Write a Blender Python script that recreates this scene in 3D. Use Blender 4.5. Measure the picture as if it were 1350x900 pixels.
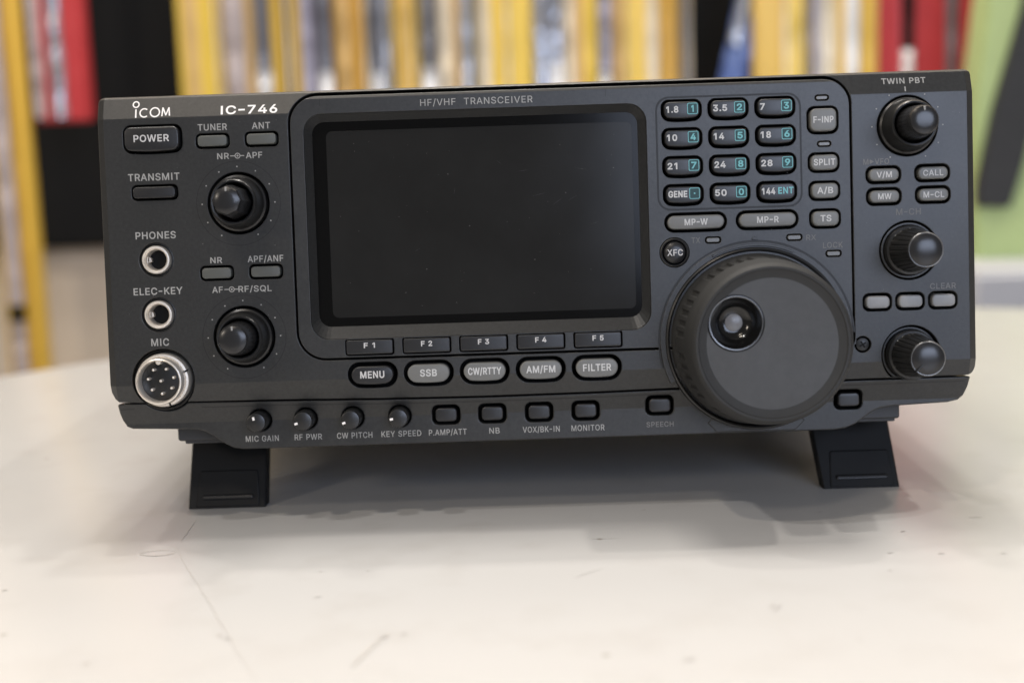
import bpy, bmesh, math, random, json
from mathutils import Vector, Matrix
from mathutils.geometry import delaunay_2d_cdt

for o in list(bpy.data.objects):
    bpy.data.objects.remove(o)
SC = bpy.context.scene
COL = SC.collection
random.seed(4)

# ------------------------------------------------------------------ camera, world, lamps, exposure
cam_d = bpy.data.cameras.new('camera')
cam = bpy.data.objects.new('camera', cam_d); COL.objects.link(cam)
cam_d.sensor_width = 36.0; cam_d.lens = 48.0
cam_d.clip_start = 0.01; cam_d.clip_end = 100
cam.matrix_world = Matrix(((0.999456, 0.032482, 0.005782, 0.0),
                           (0.000724, 0.153598, -0.988133, -0.44892),
                           (-0.032985, 0.987599, 0.153491, 0.12929),
                           (0, 0, 0, 1)))
cam_d.dof.use_dof = True
cam_d.dof.focus_distance = 0.449
cam_d.dof.aperture_fstop = 5.6
SC.camera = cam

wd = bpy.data.worlds.new('World'); SC.world = wd; wd.use_nodes = True
bg = wd.node_tree.nodes['Background']
bg.inputs[0].default_value = (1.0, 0.96, 0.90, 1); bg.inputs[1].default_value = 0.17

def lamp(name, loc, target, power, size, col, size_y=None):
    d = bpy.data.lights.new(name, 'AREA'); d.energy = power; d.color = col
    d.size = size
    if size_y: d.shape = 'RECTANGLE'; d.size_y = size_y
    o = bpy.data.objects.new(name, d); COL.objects.link(o); o.location = loc
    o.rotation_euler = (Vector(target) - Vector(loc)).to_track_quat('-Z', 'Y').to_euler()
    return o
WARM = (1.0, 0.88, 0.74); NEUT = (1.0, 0.94, 0.87); COOL = (0.67, 0.77, 1.0)
lamp('ceiling_panel', (0.0, 0.55, 2.5), (0, 0.55, 0), 13, 3.2, NEUT, 2.4)
for (x, y), p, c in (((0.0, 0.77), 8, NEUT), ((-0.95, -0.72), 8, (1.0, .96, .92)), ((-0.53, -0.95), 7.5, WARM), ((1.0, 0.30), 11, NEUT), ((-0.80, 0.74), 6, NEUT), ((-0.10, 1.50), 9, WARM), ((0.25, 1.95), 7, NEUT)):
    lamp('overhead_light', (x, y, 2.0), (0, 0, 0.03), p, 0.075, c)
lamp('overhead_light', (-0.50, -1.75, 2.0), (0, 0, 0.05), 6, 0.25, WARM)
lamp('underside_fill', (-2.0, -2.0, 1.15), (0, 0, 0.03), 12, 0.3, WARM)  # added low warm fill to lift the shadow under the radio
lamp('overhead_light', (0.0, 0.42, 1.9), (0, 1.1, 0.1), 25, 0.5, NEUT)  # added fill aimed backwards to brighten the wall and packages
lamp('daylight_window', (0.98, -2.60, 0.82), (0.10, 0, 0.1), 36, 1.6, COOL, 1.0)

SC.view_settings.view_transform = 'Standard'; SC.view_settings.look = 'None'
SC.view_settings.exposure = 0.0; SC.view_settings.gamma = 1.0
SC.render.engine = 'CYCLES'
SC.cycles.use_denoising = True
SC.cycles.max_bounces = 8

# ------------------------------------------------------------------ materials
def mat(name, col, rough=0.5, metal=0.0, spec=0.5, bump=None, var=0.0, coat=0.0, rvar=0.0, tint=None):
    """bump = (scale, strength, distance); var = small-scale tone variation; rvar = roughness variation"""
    m = bpy.data.materials.new(name); m.use_nodes = True
    nt = m.node_tree; p = nt.nodes['Principled BSDF']
    p.inputs['Base Color'].default_value = (*col, 1)
    p.inputs['Roughness'].default_value = rough
    p.inputs['Metallic'].default_value = metal
    p.inputs['Specular IOR Level'].default_value = spec
    if coat: p.inputs['Coat Weight'].default_value = coat; p.inputs['Coat Roughness'].default_value = 0.08
    tc = nt.nodes.new('ShaderNodeTexCoord')
    if bump:
        n = nt.nodes.new('ShaderNodeTexNoise'); n.inputs['Scale'].default_value = bump[0]; n.inputs['Detail'].default_value = 3
        b = nt.nodes.new('ShaderNodeBump'); b.inputs['Strength'].default_value = bump[1]; b.inputs['Distance'].default_value = bump[2]
        nt.links.new(tc.outputs['Object'], n.inputs['Vector']); nt.links.new(n.outputs['Fac'], b.inputs['Height'])
        nt.links.new(b.outputs['Normal'], p.inputs['Normal'])
    if var:
        n = nt.nodes.new('ShaderNodeTexNoise'); n.inputs['Scale'].default_value = bump[0] * .35 if bump else 60
        n.inputs['Detail'].default_value = 5; n.inputs['Roughness'].default_value = .7
        mx = nt.nodes.new('ShaderNodeMix'); mx.data_type = 'RGBA'
        t = tint or col
        mx.inputs['A'].default_value = (*[c * (1 - var) for c in col], 1); mx.inputs['B'].default_value = (*[min(1, c * (1 + var)) for c in t], 1)
        nt.links.new(tc.outputs['Object'], n.inputs['Vector']); nt.links.new(n.outputs['Fac'], mx.inputs['Factor'])
        nt.links.new(mx.outputs['Result'], p.inputs['Base Color'])
    if rvar:
        n = nt.nodes.new('ShaderNodeTexNoise'); n.inputs['Scale'].default_value = 38; n.inputs['Detail'].default_value = 6
        r = nt.nodes.new('ShaderNodeMapRange'); r.inputs['To Min'].default_value = rough - rvar; r.inputs['To Max'].default_value = rough + rvar
        nt.links.new(tc.outputs['Object'], n.inputs['Vector']); nt.links.new(n.outputs['Fac'], r.inputs['Value']); nt.links.new(r.outputs['Result'], p.inputs['Roughness'])
    return m

M = {}
M['panel'] = mat('charcoal_paint', (0.023, 0.0231, 0.0224), 0.36, bump=(2600, 0.35, 0.00007), var=.7, rvar=.05)
M['bezel'] = mat('charcoal_bezel_paint', (0.025, 0.0251, 0.0246), 0.36, bump=(2600, 0.32, 0.00007), var=.7, rvar=.05)
M['case'] = mat('case_paint', (0.030, 0.030, 0.031), 0.5, bump=(1500, 0.3, 0.0001))
M['black'] = mat('black_plastic', (0.010, 0.010, 0.010), 0.4, bump=(900, 0.12, 0.00005))
M['pit'] = mat('black_recess', (0.004, 0.004, 0.004), 0.7, spec=.2)
M['knob'] = mat('black_knob_plastic', (0.014, 0.014, 0.014), 0.30, bump=(1200, 0.15, 0.00004), rvar=.08)
M['satin'] = mat('satin_knob_cap', (0.016, 0.016, 0.017), 0.26, bump=(1600, 0.1, 0.00004))
M['rubber'] = mat('dial_rubber', (0.020, 0.020, 0.0195), 0.68, bump=(1100, 0.3, 0.00008), var=.2, rvar=.06)
M['dialface'] = mat('dial_face_plastic', (0.046, 0.046, 0.045), 0.52, bump=(700, 0.2, 0.00006), var=.3, rvar=.09)
M['key'] = mat('dark_key_plastic', (0.016, 0.016, 0.017), 0.34, bump=(1400, 0.1, 0.00004))
M['grey'] = mat('grey_key_plastic', (0.150, 0.150, 0.142), 0.42, bump=(1400, 0.1, 0.00004), var=.08)
M['pale'] = mat('grey_key_window_sheen', (0.25, 0.25, 0.25), 0.40, bump=(1400, 0.1, 0.00004), var=.06)  # window reflection on the blank buttons, put into a lighter base colour
M['olive'] = mat('olive_grey_key_plastic', (0.085, 0.088, 0.080), 0.42, bump=(1400, 0.1, 0.00004), var=.08)
M['led'] = mat('unlit_lens', (0.13, 0.13, 0.125), 0.28)
M['nickel'] = mat('nickel', (0.88, 0.82, 0.74), 0.36, metal=.72, bump=(500, 0.08, 0.00005), rvar=.07)
M['dullnickel'] = mat('worn_nickel', (0.76, 0.71, 0.64), 0.42, metal=.75, bump=(700, 0.2, 0.00008), rvar=.1)
M['gunmetal'] = mat('dark_metal', (0.20, 0.20, 0.20), 0.35, metal=1.0)
M['dimple'] = mat('dimple_reflection_grey', (0.17, 0.17, 0.175), 0.3, bump=(900, .3, .0001), var=.3)  # grey that stands in for the window's reflection in the dimple
M['gloss'] = mat('glossy_black_plastic', (0.006, 0.006, 0.006), 0.14, bump=(500, .05, .00005))
M['glass'] = mat('display_window', (0.005, 0.005, 0.005), 0.11, spec=.12, rvar=.05)
M['lcd'] = mat('unlit_display', (0.018, 0.018, 0.0175), 0.13, spec=.12, rvar=.06, bump=(90, .03, .0002), var=.3)
M['scratch'] = mat('scratch_mark', (.06, .06, .062), .5)
M['dust'] = mat('dust', (.16, .155, .145), .8)
M['ink'] = mat('white_ink', (0.54, 0.53, 0.52), 0.6, bump=(900, .1, .00003), var=.2)
M['logo'] = mat('bright_white_ink', (0.92, 0.88, 0.84), 0.5)
M['greyink'] = mat('grey_ink', (0.33, 0.325, 0.31), 0.6, bump=(900, .1, .00003), var=.25)
M['faint'] = mat('glare_dimmed_grey_ink', (0.15, 0.147, 0.142), 0.55)  # ink darkened to imitate window glare washing out the right-hand legends
M['keyink'] = mat('key_white_ink', (0.52, 0.52, 0.51), 0.6)
M['teal'] = mat('teal_ink', (0.006, 0.042, 0.046), 0.5)
M['cyan'] = mat('pale_cyan_ink', (0.16, 0.44, 0.47), 0.6)
M['line'] = mat('black_line_ink', (0.006, 0.006, 0.006), 0.5)
M['foot'] = mat('black_leg_plastic', (0.008, 0.008, 0.008), 0.48, spec=.2, bump=(700, 0.25, 0.0001))

def link_bevel(m, r):
    """soften the edges of moulded plastic with a small rounded-edge normal"""
    nt = m.node_tree; p = nt.nodes['Principled BSDF']
    bv = nt.nodes.new('ShaderNodeBevel'); bv.samples = 4; bv.inputs['Radius'].default_value = r
    for n in nt.nodes:
        if n.type == 'BUMP':
            nt.links.new(bv.outputs['Normal'], n.inputs['Normal'])
            return
    nt.links.new(bv.outputs['Normal'], p.inputs['Normal'])
link_bevel(M['panel'], 0.00035); link_bevel(M['bezel'], 0.00016)
link_bevel(M['foot'], 0.0004)

# ------------------------------------------------------------------ radio frame: u right, v up, w out of the front panel (mm)
TILT = math.radians(5.5)
VB = -86.466
def L(u, v, w): return Vector((u * .001, -w * .001, (v - VB) * .001))
def D(a, b, c): return Vector((a * .001, -c * .001, b * .001))

radio = bpy.data.objects.new('radio_transceiver', None); COL.objects.link(radio)
radio.rotation_euler = (-TILT, 0, 0)
radio.location = (0, VB * .001 * math.sin(TILT), 0)
radio['label'] = 'black desktop radio transceiver tilted up on two front legs on the white table'
radio['category'] = 'radio'

def add(name, me, m, parent, label=None, loc=None):
    me.materials.clear()
    for x in (m if isinstance(m, (list, tuple)) else [m]): me.materials.append(x)
    me.name = name
    o = bpy.data.objects.new(name, me); COL.objects.link(o)
    if parent: o.parent = parent
    if loc is not None: o.location = loc
    elif parent and parent.name == 'radio_transceiver': o.location = L(0, 0, 0)
    if label: o['label'] = label
    return o

def bm_mesh(bm, smooth=None):
    me = bpy.data.meshes.new('mesh'); bm.to_mesh(me); bm.free()
    if smooth is not None:
        for p in me.polygons: p.use_smooth = True
        me.set_sharp_from_angle(angle=math.radians(smooth))
    return me

def orient(pts, ccw=True):
    a = sum(pts[i][0] * pts[(i + 1) % len(pts)][1] - pts[(i + 1) % len(pts)][0] * pts[i][1] for i in range(len(pts)))
    return pts if (a > 0) == ccw else pts[::-1]

def plate_bm(outline, holes=(), w0=-1.0, w1=0.0, bevel=0.15, res=1, offset=0.0):
    """a flat moulded plate with rounded edges: outline and holes in mm; returns a bmesh in raw (u, v, w) mm"""
    c = bpy.data.curves.new('c', 'CURVE'); c.dimensions = '2D'; c.fill_mode = 'BOTH'
    th = w1 - w0
    c.extrude = th / 2 - bevel; c.bevel_depth = bevel; c.bevel_resolution = res; c.offset = offset - bevel
    for k, pts in enumerate([outline] + list(holes)):
        pts = orient(list(pts), k == 0)
        s = c.splines.new('POLY'); s.points.add(len(pts) - 1); s.use_cyclic_u = True
        for q, (x, y) in zip(s.points, pts): q.co = (x, y, 0, 1)
    o = bpy.data.objects.new('c', c)
    me = o.to_mesh()
    bm = bmesh.new(); bm.from_mesh(me); o.to_mesh_clear()
    bpy.data.objects.remove(o); bpy.data.curves.remove(c)
    bmesh.ops.remove_doubles(bm, verts=bm.verts, dist=0.004)
    for v in bm.verts: v.co.z += (w0 + w1) / 2
    return bm

def finish(bm, disp=None, cu=0.0, cv=0.0, smooth=None):
    """displace by the panel profile and map (u,v,w) mm to the radio's local metres"""
    for v in bm.verts:
        if disp: v.co.z += disp(v.co.x + cu, v.co.y + cv)
        x, y, z = v.co; v.co = (x * .001, -z * .001, y * .001)
    return bm_mesh(bm, smooth)

def slice_at(bm, us=(), vs=()):
    for v in vs: bmesh.ops.bisect_plane(bm, geom=bm.verts[:] + bm.edges[:] + bm.faces[:], plane_co=(0, v, 0), plane_no=(0, 1, 0), dist=1e-4)
    for u in us: bmesh.ops.bisect_plane(bm, geom=bm.verts[:] + bm.edges[:] + bm.faces[:], plane_co=(u, 0, 0), plane_no=(1, 0, 0), dist=1e-4)

def arc(cx, cy, r, a0, a1, n):
    return [(cx + r * math.cos(math.radians(a0 + (a1 - a0) * i / n)), cy + r * math.sin(math.radians(a0 + (a1 - a0) * i / n))) for i in range(n + 1)]
def circle(cx, cy, r, n=48): return arc(cx, cy, r, 0, 360, n)[:-1]
def rrect(cx, cy, w, h, r, n=6, bulge=0.0):
    r = min(r, w / 2 - .01, h / 2 - .01); x, y = w / 2 - r, h / 2 - r
    p = arc(cx + x, cy + y, r, 0, 90, n) + arc(cx - x, cy + y, r, 90, 180, n) + arc(cx - x, cy - y, r, 180, 270, n)
    if bulge: p += [(cx - x + 2 * x * i / 12, cy - h / 2) for i in range(1, 12)]
    p += arc(cx + x, cy - y, r, 270, 360, n)
    if bulge: p = [(a, b - bulge * max(0, 1 - (2 * (a - cx) / w) ** 2) if b < cy else b) for a, b in p]
    return p

def lathe(profile, seg=64, mod=None, smooth=32):
    """profile: (r, w) pairs in mm from back to front, about the w axis"""
    bm = bmesh.new(); rings = []
    for k, (r, w) in enumerate(profile):
        if r <= 1e-6:
            rings.append([bm.verts.new(D(0, 0, w))]); continue
        ring = []
        for i in range(seg):
            a = 2 * math.pi * i / seg
            rr = r + (mod(k, i, a) if mod else 0)
            ring.append(bm.verts.new(D(rr * math.cos(a), rr * math.sin(a), w)))
        rings.append(ring)
    for A, B in zip(rings, rings[1:]):
        n = seg
        for i in range(n):
            if len(A) == 1 and len(B) == 1: break
            if len(A) == 1: bm.faces.new((A[0], B[i], B[(i + 1) % n]))
            elif len(B) == 1: bm.faces.new((A[i], A[(i + 1) % n], B[0]))
            else: bm.faces.new((A[i], A[(i + 1) % n], B[(i + 1) % n], B[i]))
    bmesh.ops.recalc_face_normals(bm, faces=bm.faces)
    return bm_mesh(bm, smooth)

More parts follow.
